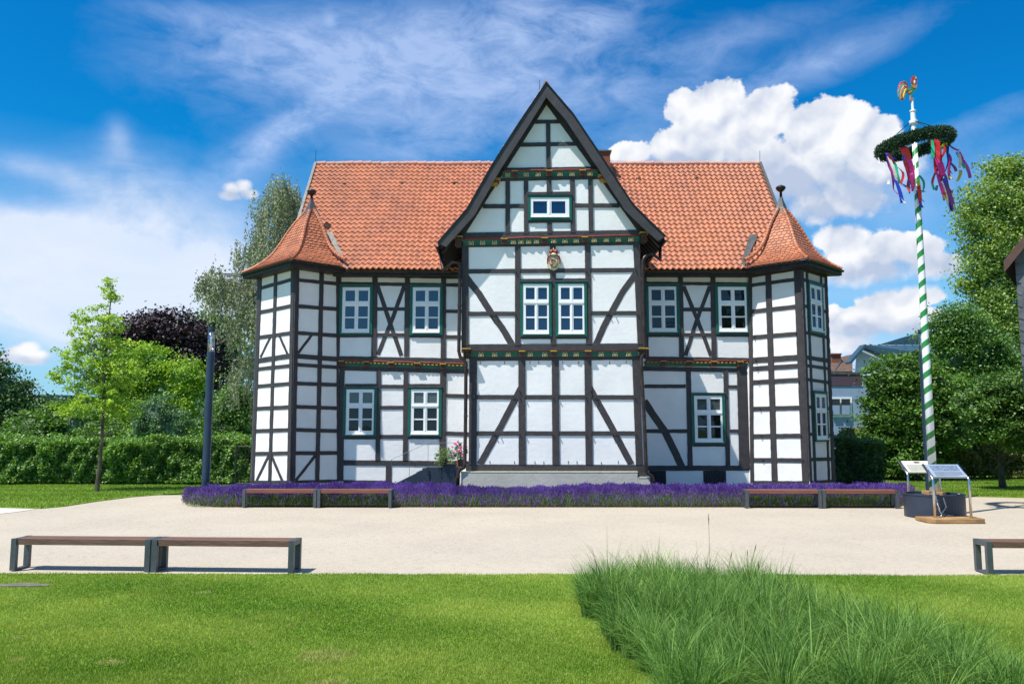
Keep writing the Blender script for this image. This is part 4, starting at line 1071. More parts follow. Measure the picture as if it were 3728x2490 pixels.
tails = [((575,235),(560,190),(535,172),(505,185),(490,215),(478,270),(476,300),2),((570,240),(550,200),(525,192),(500,215),(485,260),(483,320),(492,330),3),((570,245),(548,212),(528,212),(510,245),(498,300),(500,340),(512,350),1),
 ((568,250),(550,228),(535,232),(522,262),(512,300),(516,345),(526,345),5),((566,255),(553,245),(542,255),(534,285),(526,320),(530,338),(538,318),4)]
for k, tt in enumerate(tails):
    mb.mi = tt[-1]; mb.tube([rp(x, y, .01*k-.02) for x, y in tt[:-1]], [.02, .035, .04, .04, .035, .03, .012], 6)
mb.mi = 1; mb.tube([rp(598, 300), rp(600, 355)], .016, 6); flat([(590,352),(600,340),(620,335),(634,342),(618,352),(604,360)], -.02, .03, 1)
mb.build('rooster', rmats, mp)
# wreath
wc = rp(648, 800); R = .725
wr = empty('wreath', (mx, my, wc.z), label='dark green fir wreath with coloured ribbons hanging around the maypole', cat='wreath')
tiltw = radians(8.5)
def wpt(a, rr=R, dz=0): 
    x = rr*cos(a); y = rr*sin(a); return Vector((mx+x*cos(tiltw), my+y, wc.z+x*sin(tiltw)+dz))
K = 15000; a = rng.uniform(0, 2*pi, K); b = rng.uniform(0, 2*pi, K); rr = .112*rng.uniform(.5, 1.15, K)
cx_ = (R+rr*np.cos(b)); zz = rr*np.sin(b); X = cx_*np.cos(a); Yv = cx_*np.sin(a)
C0 = np.stack([mx+X*cos(tiltw)-zz*sin(tiltw), my+Yv, wc.z+X*sin(tiltw)+zz], 1)
dirs = np.stack([np.cos(a)*np.cos(b), np.sin(a)*np.cos(b), np.sin(b)], 1)+rng.normal(0, .5, (K, 3)); dirs /= np.linalg.norm(dirs, axis=1)[:, None]
sd = np.cross(dirs, rng.normal(0, 1, (K, 3))); sd /= np.linalg.norm(sd, axis=1)[:, None]
V = np.zeros((K, 4, 3)); ln = .055; V[:, 0] = C0-sd*.009; V[:, 1] = C0+sd*.009; V[:, 2] = C0+dirs*ln+sd*.005; V[:, 3] = C0+dirs*ln-sd*.005
npmesh('fir_ring', V, 4, [(0, 1, 2, 3)], rng.uniform(0, 1, K), leafmat('fir', (.008, .035, .02), (.05, .12, .055), .1, .04), parent=wr)
mb = MB(); mb.tube([wpt(i*2*pi/40) for i in range(41)], .085, 8, caps=False); mb.build('wreath_core', basic('fir_core', (.012, .035, .02), .9), wr)
mb = MB()
for a_ in (pi*.98, -.55, pi*.5, -pi*.5): mb.tube([(mx+.07*cos(a_), my+.07*sin(a_), zt-.38), wpt(a_, R*.98, .08)], .010, 5)
mb.each('suspension_chain', gutter_m, wr)
rib = {k: basic('ribbon_'+k, c, .35, var=.12, scale=6) for k, c in dict(blue=(.02, .06, .50), red=(.62, .03, .04), pink=(.75, .03, .30), purple=(.20, .04, .26), yellow=(.80, .52, .06), green=(.02, .42, .26), white=(.72, .68, .64), lime=(.42, .55, .04), magenta=(.42, .03, .22)).items()}
def ribbon3(pts, col, w, d=0):
    n = 5*(len(pts)-1); vs = []; P = [rp(x, y, d) for x, y in pts]
    def cr(t):
        i = min(int(t), len(P)-2); f = t-i; p0 = P[max(i-1, 0)]; p1 = P[i]; p2 = P[i+1]; p3 = P[min(i+2, len(P)-1)]
        return .5*((2*p1)+(p2-p0)*f+(2*p0-5*p1+4*p2-p3)*f*f+(-p0+3*p1-3*p2+p3)*f*f*f)
    ph = random.uniform(0, 6)
    for i in range(n+1):
        t = i/5; p = cr(min(t, len(P)-1-1e-5)); tw = ph+t*1.4
        o_ = Vector((cos(tw)*.25+.75, -sin(tw)*.6, .1)).normalized()*w/2; p = p+nF*(.04*sin(ph+t*1.7))
        vs += [p-o_, p+o_]
    mb = MB(); mb.add(vs, [(2*i, 2*i+1, 2*i+3, 2*i+2) for i in range(n)]); return mb.build('ribbon', rib[col], wr)
RB = [([(365,900),(385,1010),(420,1100),(470,1240),(515,1400)],'blue',.065,.3),([(372,900),(400,1000),(445,1120),(480,1230),(505,1330),(535,1405)],'white',.05,.32),([(360,890),(395,1050),(430,1180),(438,1260),(472,1312)],'magenta',.045,.28),
 ([(375,915),(440,1000),(500,1050),(520,1110),(500,1200)],'red',.05,.33),([(385,930),(440,990),(458,1110),(490,1200)],'green',.05,.3),([(440,1020),(470,1150),(540,1225),(590,1255)],'blue',.045,.3),([(350,880),(370,900),(430,960)],'blue',.10,.3),([(470,1150),(520,1220),(575,1250)],'yellow',.03,.31),
 ([(505,800),(530,900),(575,1050),(600,1200)],'blue',.09,.5),([(515,830),(560,930),(590,1050),(610,1170)],'red',.13,.52),([(520,860),(570,950),(615,1080),(635,1250)],'pink',.08,.5),([(600,1100),(618,1180),(632,1275)],'magenta',.06,.5),([(585,1150),(575,1230),(590,1285)],'red',.05,.5),([(600,1200),(598,1300)],'green',.05,.48),([(590,1170),(588,1230)],'pink',.05,.49),
 ([(680,1120),(730,1190),(740,1260),(708,1300)],'green',.04,-.2),([(675,1210),(705,1265),(740,1290)],'purple',.05,-.2),([(668,1180),(690,1260),(705,1340),(722,1360)],'yellow',.06,.2),([(672,1230),(692,1320),(715,1400),(738,1440)],'red',.06,.2),([(672,1270),(695,1370),(715,1450)],'blue',.05,.2),([(725,1355),(745,1385)],'blue',.04,.2),
 ([(800,690),(830,760),(850,880),(870,980),(890,1070)],'red',.13,.4),([(805,685),(845,850),(885,980),(915,1080),(925,1130)],'pink',.11,.42),([(820,720),(820,850),(822,950)],'green',.06,.4),([(840,720),(870,800),(900,960),(930,1170)],'red',.07,.43),
 ([(860,980),(880,1120),(900,1220),(935,1310)],'pink',.06,.4),([(900,960),(915,1080),(940,1180),(1010,1300)],'red',.05,.4),([(910,1000),(955,1120),(968,1240),(1040,1410)],'purple',.06,.42),([(915,1170),(945,1260),(950,1360)],'yellow',.07,.4),([(905,1190),(960,1320),(1020,1480)],'white',.05,.41),
 ([(950,1230),(1000,1340),(1048,1465)],'purple',.07,.42),([(935,1150),(980,1300),(1035,1480)],'blue',.06,.4),([(940,1300),(950,1370)],'red',.06,.41),([(880,1040),(850,1100),(815,1190),(840,1270),(880,1215)],'green',.04,.4),([(875,1080),(830,1140),(815,1210)],'red',.04,.41),([(1010,1340),(1035,1365)],'yellow',.06,.4),([(890,1215),(860,1275)],'blue',.04,.4),
 ([(940,790),(960,850),(990,900)],'lime',.08,.2),([(935,800),(905,850),(885,880)],'lime',.05,.2),([(950,810),(935,900),(900,970),(870,1040)],'red',.05,.2),([(980,800),(970,900),(990,980),(960,1080),(930,1110)],'blue',.04,.2),([(990,890),(1000,960),(990,1050),(1010,1160)],'magenta',.05,.2),([(1000,970),(1035,1030),(1060,1080)],'purple',.05,.2),([(990,1080),(1000,1130),(1015,1162)],'yellow',.055,.2),([(1000,1070),(1040,1100)],'red',.04,.2),
 ([(980,790),(1040,850),(1085,870)],'magenta',.05,.1),([(1085,870),(1120,940),(1170,1040),(1212,1140)],'purple',.055,.1),([(1090,880),(1150,980),(1190,1080)],'pink',.03,.1),([(1070,880),(1110,950),(1130,1020),(1150,1050)],'green',.05,.1),([(1088,900),(1100,980),(1108,1040)],'white',.05,.1),([(1110,1060),(1100,1110),(1075,1180)],'yellow',.06,.1),
 ([(740,632),(800,640),(870,655),(920,700),(938,750)],'blue',.13,.75),([(790,660),(840,680),(900,690),(935,740)],'blue',.08,.78),([(840,690),(850,730)],'blue',.13,.35),([(465,700),(470,740)],'green',.08,.4),([(330,960),(375,1050)],'white',.02,.2),([(280,930),(282,1000)],'white',.04,.2),([(380,1140),(370,1210)],'white',.05,.2)]
for pts, c_, w, d in RB: ribbon3(pts, c_, w*1.25, d*.8)
# ------------------------------------------------------------------ information lecterns
def lectern(x0, y0, w, mat, label, pic):
    root = empty('info_lectern', (x0+w/2, y0, 0), label=label, cat='information board', group='stainless information lecterns by the maypole')
    hz = .878; top = (.36, .25)
    for x in (x0, x0+w):
        mb = MB(); mb.tube([(x, y0, .03), (x, y0, hz-.03), (x, y0+.02, hz+.01), (x, y0+top[0]+.03, hz+top[1]+.035)], .026, 12); mb.build('tube_leg', inox, root, smooth=True)
    e = Vector((1, 0, 0)); s = Vector((0, top[0], top[1])).normalized(); n = e.cross(s); LN = math.hypot(*top)
    o_ = Vector((x0+.03, y0, hz+.03)); W = w-.06
    def pl_(a0, b0, a1, b1, d0, d1, mb): mb.prism([o_+e*a0+s*b0, o_+e*a1+s*b0, o_+e*a1+s*b1, o_+e*a0+s*b1], n, d0, d1)
    mb = MB(); pl_(0, .01, W, LN, 0, .015, mb); pl_(0, -.005, W, .01, -.01, .03, mb); p_ = mb.build('panel', mat, root)
    mb = MB()
    if pic:
        mb.mi = 0; pl_(.06, LN*.48, W-.05, LN*.93, .016, .018, mb); mb.mi = 1
        for k in range(5): pl_(.06, LN*(.40-.07*k)-.008, W-.05-.1*(k == 4), LN*(.40-.07*k), .016, .018, mb)
        mb.build('printed_picture', [signd, steel_blue], p_)
    else:
        mb.mi = 0
        for k in range(11):
            pl_(.05, LN*(.68-.055*k)-.007, W-.06-random.uniform(0, .06), LN*(.68-.055*k), .016, .018, mb)
        mb.mi = 1; pl_(W*.42, LN*.80, W*.58, LN*.92, .016, .018, mb); pl_(W*.38, LN*.84, W*.62, LN*.87, .018, .020, mb)
        mb.build('printed_text', [ink, copper], p_)
    return root
lectern(8.90, 17.05, .76, signb, 'stainless information board with a dark landscape picture, on a wooden plank base', True)
lectern(9.22, 18.78, .74, paperc, 'stainless information board with cream text sheet behind the tub', False)
mb = MB()
x0, x1, y0, y1 = 8.63, 9.85, 16.74, 17.36
for k in range(4):
    w_ = (y1-y0)/4; mb.prism([Vector((x0+(.0 if k else .12), y0+w_*k+.004, 0)), Vector((x1-(.1 if k == 0 else 0), y0+w_*k+.004, 0)), Vector((x1, y0+w_*(k+1)-.004, 0)), Vector((x0, y0+w_*(k+1)-.004, 0))], (0, 0, 1), .0, .075)
tag(mb.build('wooden_base', board_wood), 'flat wooden plank platform under the picture board beside the tub', 'wooden base')
# ------------------------------------------------------------------ outside stair with pots
YS = 23.35; pS = Plane((0, YS, 0), nF, T2)
st = empty('outside_stair', (-3.5, YS, 0), label='blue-grey steel stair with thin handrail beside the central tower', cat='stair')
mb = MB(); pts = [(975, 1445), (1215, 1325), (1322, 1325), (1322, 1500), (975, 1500)]
P = [pS.at(*p) for p in pts]; 
for p in P: p.z = max(p.z, .0)
mb.prism(P, nF, -.05, 0); mb.build('stair_cheek', steel_blue, st)
mb = MB(); a = pS.at(1312, 1302); b = pS.at(1405, 1302)
mb.prism([Vector((a.x, YS-.05, 0)), Vector((b.x, YS-.05, 0)), b+Vector((0, -.05, 0)), a+Vector((0, -.05, 0))], nF, -.25, .03); mb.build('stair_landing_panel', steel_blue, st)
mb = MB(); t0 = pS.at(990, 1437); t1 = pS.at(1215, 1325)
n = 6
for k in range(n):
    xa = t0.x+(t1.x-t0.x)*k/n; zz = .12+(t1.z-.15)*(k+1)/n
    mb.box(((xa+t1.x)/2+.0, YS+.6, zz-.03-.001*k), (t1.x-xa, 1.05, .05)); mb.box((xa+.01, YS+.6, zz/2), (.02, 1.0, zz-.06))
mb.box(((t1.x+b.x)/2, YS+.62, t1.z-.06), (b.x-t1.x, 1.1, .06)); mb.each('step', steel_blue, st)
mb = MB(); hr = [pS.at(980, 1278), pS.at(1215, 1172), pS.at(1440, 1169)]
mb.tube(hr, .007, 6)
for x, y0_, y1_ in ((985, 1277, 1430), (1098, 1225, 1390), (1217, 1172, 1350), (1330, 1171, 1310)): mb.tube([pS.at(x, y0_)+nF*.0, pS.at(x, y1_)+nF*.0], .006, 6)
mb.build('handrail', lead, st)
mb = MB()
for y in (1335, 1352, 1372): 
    c_ = pS.at(1217, y)+nF*.02; mb.box((c_.x, c_.y-.02, c_.z), (.03, .03, .06))
mb.each('bracket', gutter_m, st)
leaf_g = leafmat('pot_plant_leaf', (.05, .14, .03), (.28, .38, .07), .3, .05)
leaf_g2 = leafmat('geranium_leaf', (.03, .14, .03), (.12, .30, .07), .3, .05)
flower_m = basic('pink_petal', (.80, .03, .30), .5, var=.1)
def cards(name, C, size, tint, mat, parent=None, up=.3, aspect=.6):
    K = len(C); nr = rng.normal(0, 1, (K, 3)); nr[:, 2] = np.abs(nr[:, 2])+up; nr /= np.linalg.norm(nr, axis=1)[:, None]
    t = np.cross(nr, rng.normal(0, 1, (K, 3))); t /= np.linalg.norm(t, axis=1)[:, None]; b = np.cross(nr, t)
    s = (size if np.ndim(size) else np.full(K, size))[:, None]
    V = np.zeros((K, 4, 3)); V[:, 0] = C-t*s*.5; V[:, 1] = C-b*s*.5*aspect+nr*s*.08; V[:, 2] = C+t*s*.5; V[:, 3] = C+b*s*.5*aspect+nr*s*.08
    return npmesh(name, V, 4, [(0, 1, 2, 3)], np.clip(tint, 0, 1), mat, parent)
def potted(cx, cy, cz, r, h, potm, pts, mat, ls, nl, label, cat, flowers=None, group=None, stemr=.004):
    root = empty('potted_plant' if pts else 'plant_pot', (cx, cy, cz), label=label, cat=cat)
    mb = MB(); mb.lathe((cx, cy, cz), [(r*.68, 0), (r, h*.86), (r*1.1, h*.87), (r*1.1, h), (r*.9, h), (r*.85, h*.8), (.01, h*.8)], 18); mb.build('pot', potm, root)
    if not pts: return
    mb = MB(); C = []
    for x, y, z, rr in pts:
        e = Vector((x, y, z)); mb.tube([(cx, cy, cz+h*.8), ((cx+x)/2+.02, (cy+y)/2, cz+h*.5+(z-cz)*.55), e], stemr, 4)
        C.append(rng.normal(0, 1, (nl, 3))*rr*.5+np.array([x, y, z]))
    mb.build('stem', leaf_g2, root)
    C = np.concatenate(C); cards('foliage', C, rng.uniform(.7, 1.3, len(C))*ls, rng.uniform(0, 1, len(C)), mat, root)
    if flowers:
        mb = MB()
        for x, y, z, rr in flowers:
            for k in range(7):
                a = k*2*pi/7; mb.lathe((x+rr*.6*cos(a), y-.02, z+rr*.6*sin(a)-rr*.3), [(.3*rr, 0), (.5*rr, rr*.3), (.3*rr, rr*.6)], 6)
        mb.build('blossom', flower_m, root)
pS2 = Plane((0, YS-.0, 0), nF, lambda x, y: (1560+x/6.535, 1560+y/6.535))
c_ = pS2.at(395, 890)
sp = []
for x, y, r_ in ((230, 620, .10), (300, 520, .12), (360, 560, .13), (410, 520, .09), (280, 700, .12), (350, 680, .14), (430, 640, .12), (490, 490, .06), (480, 590, .11), (540, 620, .11), (560, 540, .07), (590, 660, .09), (500, 700, .12), (260, 800, .09), (200, 630, .05), (190, 800, .05), (300, 860, .07), (540, 800, .06), (600, 700, .07), (160, 700, .03), (440, 740, .1), (350, 740, .1)):
    p = pS2.at(x, y); sp.append((p.x, p.y-.1+rng.uniform(-.08, .08), p.z, r_))
potted(c_.x, YS-.12, c_.z, .065, .2, blackp, sp, leaf_g, .04, 60, 'bushy yellow-green plant in a dark hanging pot on the stair side', 'potted plant')
c_ = pS2.at(775, 900)
sp = []
for x, y, r_ in ((740, 390, .06), (765, 360, .05), (700, 460, .07), (780, 450, .07), (650, 470, .05), (720, 540, .09), (800, 560, .09), (650, 590, .07), (760, 620, .10), (700, 610, .08), (830, 650, .08), (720, 690, .07), (640, 640, .04), (780, 700, .08), (915, 560, .04), (905, 500, .03)):
    p = pS2.at(x, y); sp.append((p.x, p.y-.08+rng.uniform(-.05, .05), p.z, r_))
fl = [(pS2.at(x, y).x, YS-.2, pS2.at(x, y).z, r_) for x, y, r_ in ((640, 355, .035), (665, 370, .03), (712, 310, .035), (683, 385, .03), (585, 435, .03), (780, 442, .045), (775, 520, .048), (682, 525, .035), (622, 555, .028), (810, 612, .03), (918, 428, .03))]
potted(c_.x, YS-.1, c_.z, .085, .21, blackp, sp, leaf_g2, .05, 32, 'pink flowering geranium in a black pot beside the downpipe', 'potted plant', fl)
c_ = pS2.at(693, 915); potted(c_.x, YS-.05, c_.z, .075, .19, terra, None, None, 0, 0, 'small empty terracotta pot beside the black geranium pot', 'flower pot')
# ------------------------------------------------------------------ trees
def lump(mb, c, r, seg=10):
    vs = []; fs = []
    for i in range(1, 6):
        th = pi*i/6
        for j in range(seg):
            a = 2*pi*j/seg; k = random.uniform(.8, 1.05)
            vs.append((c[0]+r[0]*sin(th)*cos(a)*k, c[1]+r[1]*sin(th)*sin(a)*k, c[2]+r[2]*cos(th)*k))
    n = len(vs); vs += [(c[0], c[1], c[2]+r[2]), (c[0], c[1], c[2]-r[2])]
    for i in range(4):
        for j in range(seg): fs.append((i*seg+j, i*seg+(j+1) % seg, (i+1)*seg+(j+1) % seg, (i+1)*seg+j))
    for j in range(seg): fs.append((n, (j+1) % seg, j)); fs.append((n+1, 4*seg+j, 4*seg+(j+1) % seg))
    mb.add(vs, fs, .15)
def crown_points(blobs, ncl, per, cr, shell=.55):
    vols = np.array([b[1][0]*b[1][1]*b[1][2] for b in blobs])**(2/3); vols /= vols.sum()
    C = []; T = []; centers = []
    for (c, r), f in zip(blobs, vols):
        k = max(4, int(ncl*f)); d = rng.normal(0, 1, (k, 3)); d /= np.linalg.norm(d, axis=1)[:, None]
        rad = shell+(1-shell)*rng.uniform(0, 1, k)**.7
        cc = np.array(c)+d*rad[:, None]*np.array(r); cc = cc[cc[:, 2] > .25]
        centers.append(cc)
        for p in cc:
            n = int(per*rng.uniform(.6, 1.4)); q_ = rng.normal(0, 1, (n, 3))*cr*np.array([1, 1, .55])*.6*rng.uniform(.6, 1.3)
            C.append(p+q_); T.append(rng.normal(rng.uniform(.2, .75), .13, n))
    return np.concatenate(C), np.concatenate(T), np.concatenate(centers)
def tree(name, label, cat, base, H, blobs, mat, ncl=260, per=60, cr=.35, leaf=.1, trunk_r=.15, core=.62, shell=.6, barkm=bark, group=None, nlimb=14, lean=(0, 0), trunk_top=None, aspect=.6):
    root = empty(name, (base[0], base[1], 0), label=label, cat=cat, group=group)
    C, T, cen = crown_points(blobs, ncl, per, cr, shell)
    cards('crown', C, rng.uniform(.6, 1.35, len(C))*leaf, T, mat, root, aspect=aspect)
    if core:
        mb = MB()
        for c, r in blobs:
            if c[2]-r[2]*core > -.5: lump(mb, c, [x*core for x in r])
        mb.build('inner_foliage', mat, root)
    tt = trunk_top or H*.75
    mb = MB(); n = 8; P = []
    for i in range(n+1):
        t = i/n; P.append(Vector((base[0]+lean[0]*t+.04*sin(t*7+base[0]), base[1]+lean[1]*t, tt*t)))
    mb.tube(P, [trunk_r*(1-.8*i/n)*(1.25 if i == 0 else 1) for i in range(n+1)], 9)
    idx = rng.choice(len(cen), min(nlimb, len(cen)), replace=False)
    for k in idx:
        c = Vector(cen[k]); z0 = max(tt*.25, min(tt*.95, c.z-(Vector((c.x, c.y, 0))-Vector((base[0], base[1], 0))).length*.7)); t = z0/tt
        s = Vector((base[0]+lean[0]*t, base[1]+lean[1]*t, z0)); m = s.lerp(c, .5)+Vector((0, 0, -.05*(c-s).length)); mb.tube([s, m, c], [trunk_r*.32*(1-t*.5), trunk_r*.2, trunk_r*.05], 5)
    mb.build('trunk', barkm, root); return root
def B_(u, v, Y, ru, rv, ry=None):
    "crown lobe seen at (u,v), at depth Y, half sizes in photo pixels"
    c = atY(u, v, Y); k = Y/F; return ((c.x, c.y, c.z), (ru*k, (ry if ry else (ru+rv)/2*k*.8), rv*k))
m_oak = leafmat('young_oak_leaf', (0.156, 0.312, 0.026), (0.546, 0.728, 0.117), .45, .04)
m_yel = leafmat('yellow_green_leaf', (0.078, 0.211, 0.014), (0.456, 0.667, 0.062), .35, .04)
m_mid = leafmat('green_leaf', (0.026, 0.100, 0.016), (0.173, 0.345, 0.047), .35, .06)
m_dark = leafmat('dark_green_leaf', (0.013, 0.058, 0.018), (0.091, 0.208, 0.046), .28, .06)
m_blue = leafmat('blue_green_leaf', (0.023, 0.094, 0.043), (0.156, 0.312, 0.118), .28, .06)
m_cop = leafmat('copper_beech_leaf', (.012, .006, .012), (.065, .028, .045), .15, .07)
m_birch = leafmat('birch_leaf', (.12, .15, .085), (.40, .45, .28), .35, .06)
m_will = leafmat('pale_green_leaf', (0.078, 0.182, 0.026), (0.442, 0.572, 0.156), .38, .05)
m_hedge = leafmat('hedge_leaf', (0.023, 0.098, 0.010), (0.221, 0.416, 0.046), .35, .07)
m_hedge_r = leafmat('beech_hedge_leaf', (0.026, 0.091, 0.013), (0.260, 0.221, 0.052), .3, .06)
m_hazel = leafmat('hazel_leaf', (.012, .065, .008), (.19, .37, .05), .35, .04)
# young oak
b = gnd(352, 1791)
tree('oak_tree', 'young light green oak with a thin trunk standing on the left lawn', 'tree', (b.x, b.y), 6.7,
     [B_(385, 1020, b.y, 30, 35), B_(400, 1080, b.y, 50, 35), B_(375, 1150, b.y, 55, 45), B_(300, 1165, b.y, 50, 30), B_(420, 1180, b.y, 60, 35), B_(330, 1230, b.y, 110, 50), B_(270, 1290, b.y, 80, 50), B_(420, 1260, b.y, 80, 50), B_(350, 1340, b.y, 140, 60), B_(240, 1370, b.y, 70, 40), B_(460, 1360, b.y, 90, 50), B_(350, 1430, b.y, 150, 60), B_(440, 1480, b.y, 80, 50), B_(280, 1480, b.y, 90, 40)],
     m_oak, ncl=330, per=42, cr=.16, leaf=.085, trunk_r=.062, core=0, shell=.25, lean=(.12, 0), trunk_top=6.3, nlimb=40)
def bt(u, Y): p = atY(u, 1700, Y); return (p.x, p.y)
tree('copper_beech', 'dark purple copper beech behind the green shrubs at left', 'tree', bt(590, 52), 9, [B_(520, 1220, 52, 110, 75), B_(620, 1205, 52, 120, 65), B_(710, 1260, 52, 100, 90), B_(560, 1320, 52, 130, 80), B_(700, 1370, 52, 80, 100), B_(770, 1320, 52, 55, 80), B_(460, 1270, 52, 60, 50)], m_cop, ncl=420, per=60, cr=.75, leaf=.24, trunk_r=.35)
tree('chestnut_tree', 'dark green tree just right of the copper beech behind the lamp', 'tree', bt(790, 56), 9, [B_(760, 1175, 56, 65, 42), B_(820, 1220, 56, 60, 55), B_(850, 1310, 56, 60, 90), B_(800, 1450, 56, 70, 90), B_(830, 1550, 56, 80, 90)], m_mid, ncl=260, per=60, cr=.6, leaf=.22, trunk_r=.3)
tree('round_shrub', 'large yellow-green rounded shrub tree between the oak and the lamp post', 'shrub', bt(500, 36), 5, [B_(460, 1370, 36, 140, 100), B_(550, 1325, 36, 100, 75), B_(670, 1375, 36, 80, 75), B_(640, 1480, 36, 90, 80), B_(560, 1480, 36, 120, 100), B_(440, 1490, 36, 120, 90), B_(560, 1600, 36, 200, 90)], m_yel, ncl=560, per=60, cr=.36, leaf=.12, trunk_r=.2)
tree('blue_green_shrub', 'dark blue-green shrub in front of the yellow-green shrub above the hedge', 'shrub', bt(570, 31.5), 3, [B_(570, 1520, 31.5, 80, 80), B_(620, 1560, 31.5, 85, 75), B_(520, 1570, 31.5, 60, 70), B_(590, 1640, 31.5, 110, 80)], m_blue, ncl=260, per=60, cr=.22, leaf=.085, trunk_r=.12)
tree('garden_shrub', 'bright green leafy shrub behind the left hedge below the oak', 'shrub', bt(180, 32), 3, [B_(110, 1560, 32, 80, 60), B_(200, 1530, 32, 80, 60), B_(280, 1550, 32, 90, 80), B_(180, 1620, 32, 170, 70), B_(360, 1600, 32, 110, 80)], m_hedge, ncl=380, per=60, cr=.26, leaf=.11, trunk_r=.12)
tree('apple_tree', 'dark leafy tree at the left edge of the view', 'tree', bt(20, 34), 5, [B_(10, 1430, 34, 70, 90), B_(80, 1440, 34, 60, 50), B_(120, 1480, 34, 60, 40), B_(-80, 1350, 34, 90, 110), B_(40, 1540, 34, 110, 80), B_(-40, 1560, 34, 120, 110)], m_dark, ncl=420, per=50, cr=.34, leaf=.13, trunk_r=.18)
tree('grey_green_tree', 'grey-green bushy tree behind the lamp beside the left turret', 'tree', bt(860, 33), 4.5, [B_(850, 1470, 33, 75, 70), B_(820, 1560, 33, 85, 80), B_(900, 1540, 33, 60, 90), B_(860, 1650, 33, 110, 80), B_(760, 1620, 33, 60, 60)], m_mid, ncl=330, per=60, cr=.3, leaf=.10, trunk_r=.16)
tree('far_bushes', 'distant dark bushes in the gap under the yellow-green shrub', 'shrub', bt(420, 44), 4, [B_(300, 1540, 44, 200, 90), B_(700, 1560, 44, 200, 110), B_(60, 1540, 44, 150, 60)], m_dark, ncl=300, per=60, cr=.5, leaf=.2, trunk_r=.2)
# weeping birch
def birch():
    Y = 33.0; bx, by = bt(1010, Y)
    root = empty('weeping_birch', (bx, by, 0), label='tall weeping birch with hanging grey-green branches behind the left turret', cat='tree')
    mb = MB(); V = []; T = []; strands = []
    top = atY(1075, 690, Y)
    tr = [Vector((bx, by, 0)), Vector((bx+.1, by, 4)), Vector((bx+.35, by, 8)), Vector((top.x, by, top.z))]
    mb.tube(tr, [.24, .2, .12, .03], 10)
    spots = [(800, 1020, 30), (770, 1060, 22), (830, 1020, 35), (860, 1050, 40), (905, 960, 40), (1040, 820, 60), (930, 880, 45), (880, 1180, 45), (860, 1100, 40), (990, 930, 60), (935, 1130, 50), (1060, 960, 60), (1045, 690, 50), (1000, 700, 70), (1080, 720, 50), (960, 740, 60), (1030, 770, 90), (930, 830, 60), (1000, 850, 90), (900, 900, 60), (960, 950, 90), (1060, 860, 80), (850, 1000, 60), (920, 1050, 80), (790, 1010, 35), (830, 1080, 50), (900, 1130, 70), (1000, 1000, 90), (940, 1200, 60), (880, 1280, 60), (990, 1150, 80), (900, 1360, 60), (960, 1330, 60), (880, 1440, 50), (770, 1040, 20), (1100, 780, 40), (1110, 900, 60), (1020, 680, 50), (1060, 700, 40)]
    for u, v, r in spots:
        c = atY(u, v, Y); c.y += random.uniform(-1.2, 1.2); c0 = tr[0].lerp(tr[3], 0)
        zz = max(1.5, c.z-1.2); f = zz/top.z; s = tr[1].lerp(tr[2], .5) if False else Vector((bx+.35*f+(top.x-bx-.35)*max(0, f-.7)/.3, by, zz))
        m = s.lerp(c, .6)+Vector((0, 0, .5)); mb.tube([s, m, c], [.07, .045, .015], 5)
        k = int(11+r*.62)
        for _ in range(k):
            rr = r*Y/F; st_ = Vector((c.x+random.gauss(0, rr*.42), c.y+random.gauss(0, rr*.6), c.z+random.gauss(-.1, rr*.4))); ln = random.uniform(.35, 1.05)*(.75+r/120)
            strands.append((st_, ln, random.uniform(-.15, .15), random.random()))
    for s, ln, sw, tn in strands:
        n = int(ln/.028); t = rng.uniform(0, 1, n); x = s.x+sw*t+.03*np.sin(t*9)+rng.normal(0, .035, n); y = s.y+rng.normal(0, .045, n); z = s.z-ln*t+.18*np.exp(-t*8)
        V.append(np.stack([x, y, z], 1)); T.append(np.clip(rng.normal(.25+.5*tn, .2, n), 0, 1))
    C = np.concatenate(V); T = np.concatenate(T)
    K = len(C); s = rng.uniform(.06, .115, K)[:, None]; th = rng.uniform(0, 2*pi, K); t = np.stack([np.cos(th)*.45, np.sin(th)*.45, -np.ones(K)], 1); t /= np.linalg.norm(t, axis=1)[:, None]
    b_ = np.cross(t, rng.normal(0, 1, (K, 3))); b_ /= np.linalg.norm(b_, axis=1)[:, None]
    Q = np.zeros((K, 4, 3)); Q[:, 0] = C-t*s*.5; Q[:, 1] = C-b_*s*.3; Q[:, 2] = C+t*s*.5; Q[:, 3] = C+b_*s*.3
    npmesh('crown', Q, 4, [(0, 1, 2, 3)], T, m_birch, root); mb.build('trunk', bark_birch, root)
birch()
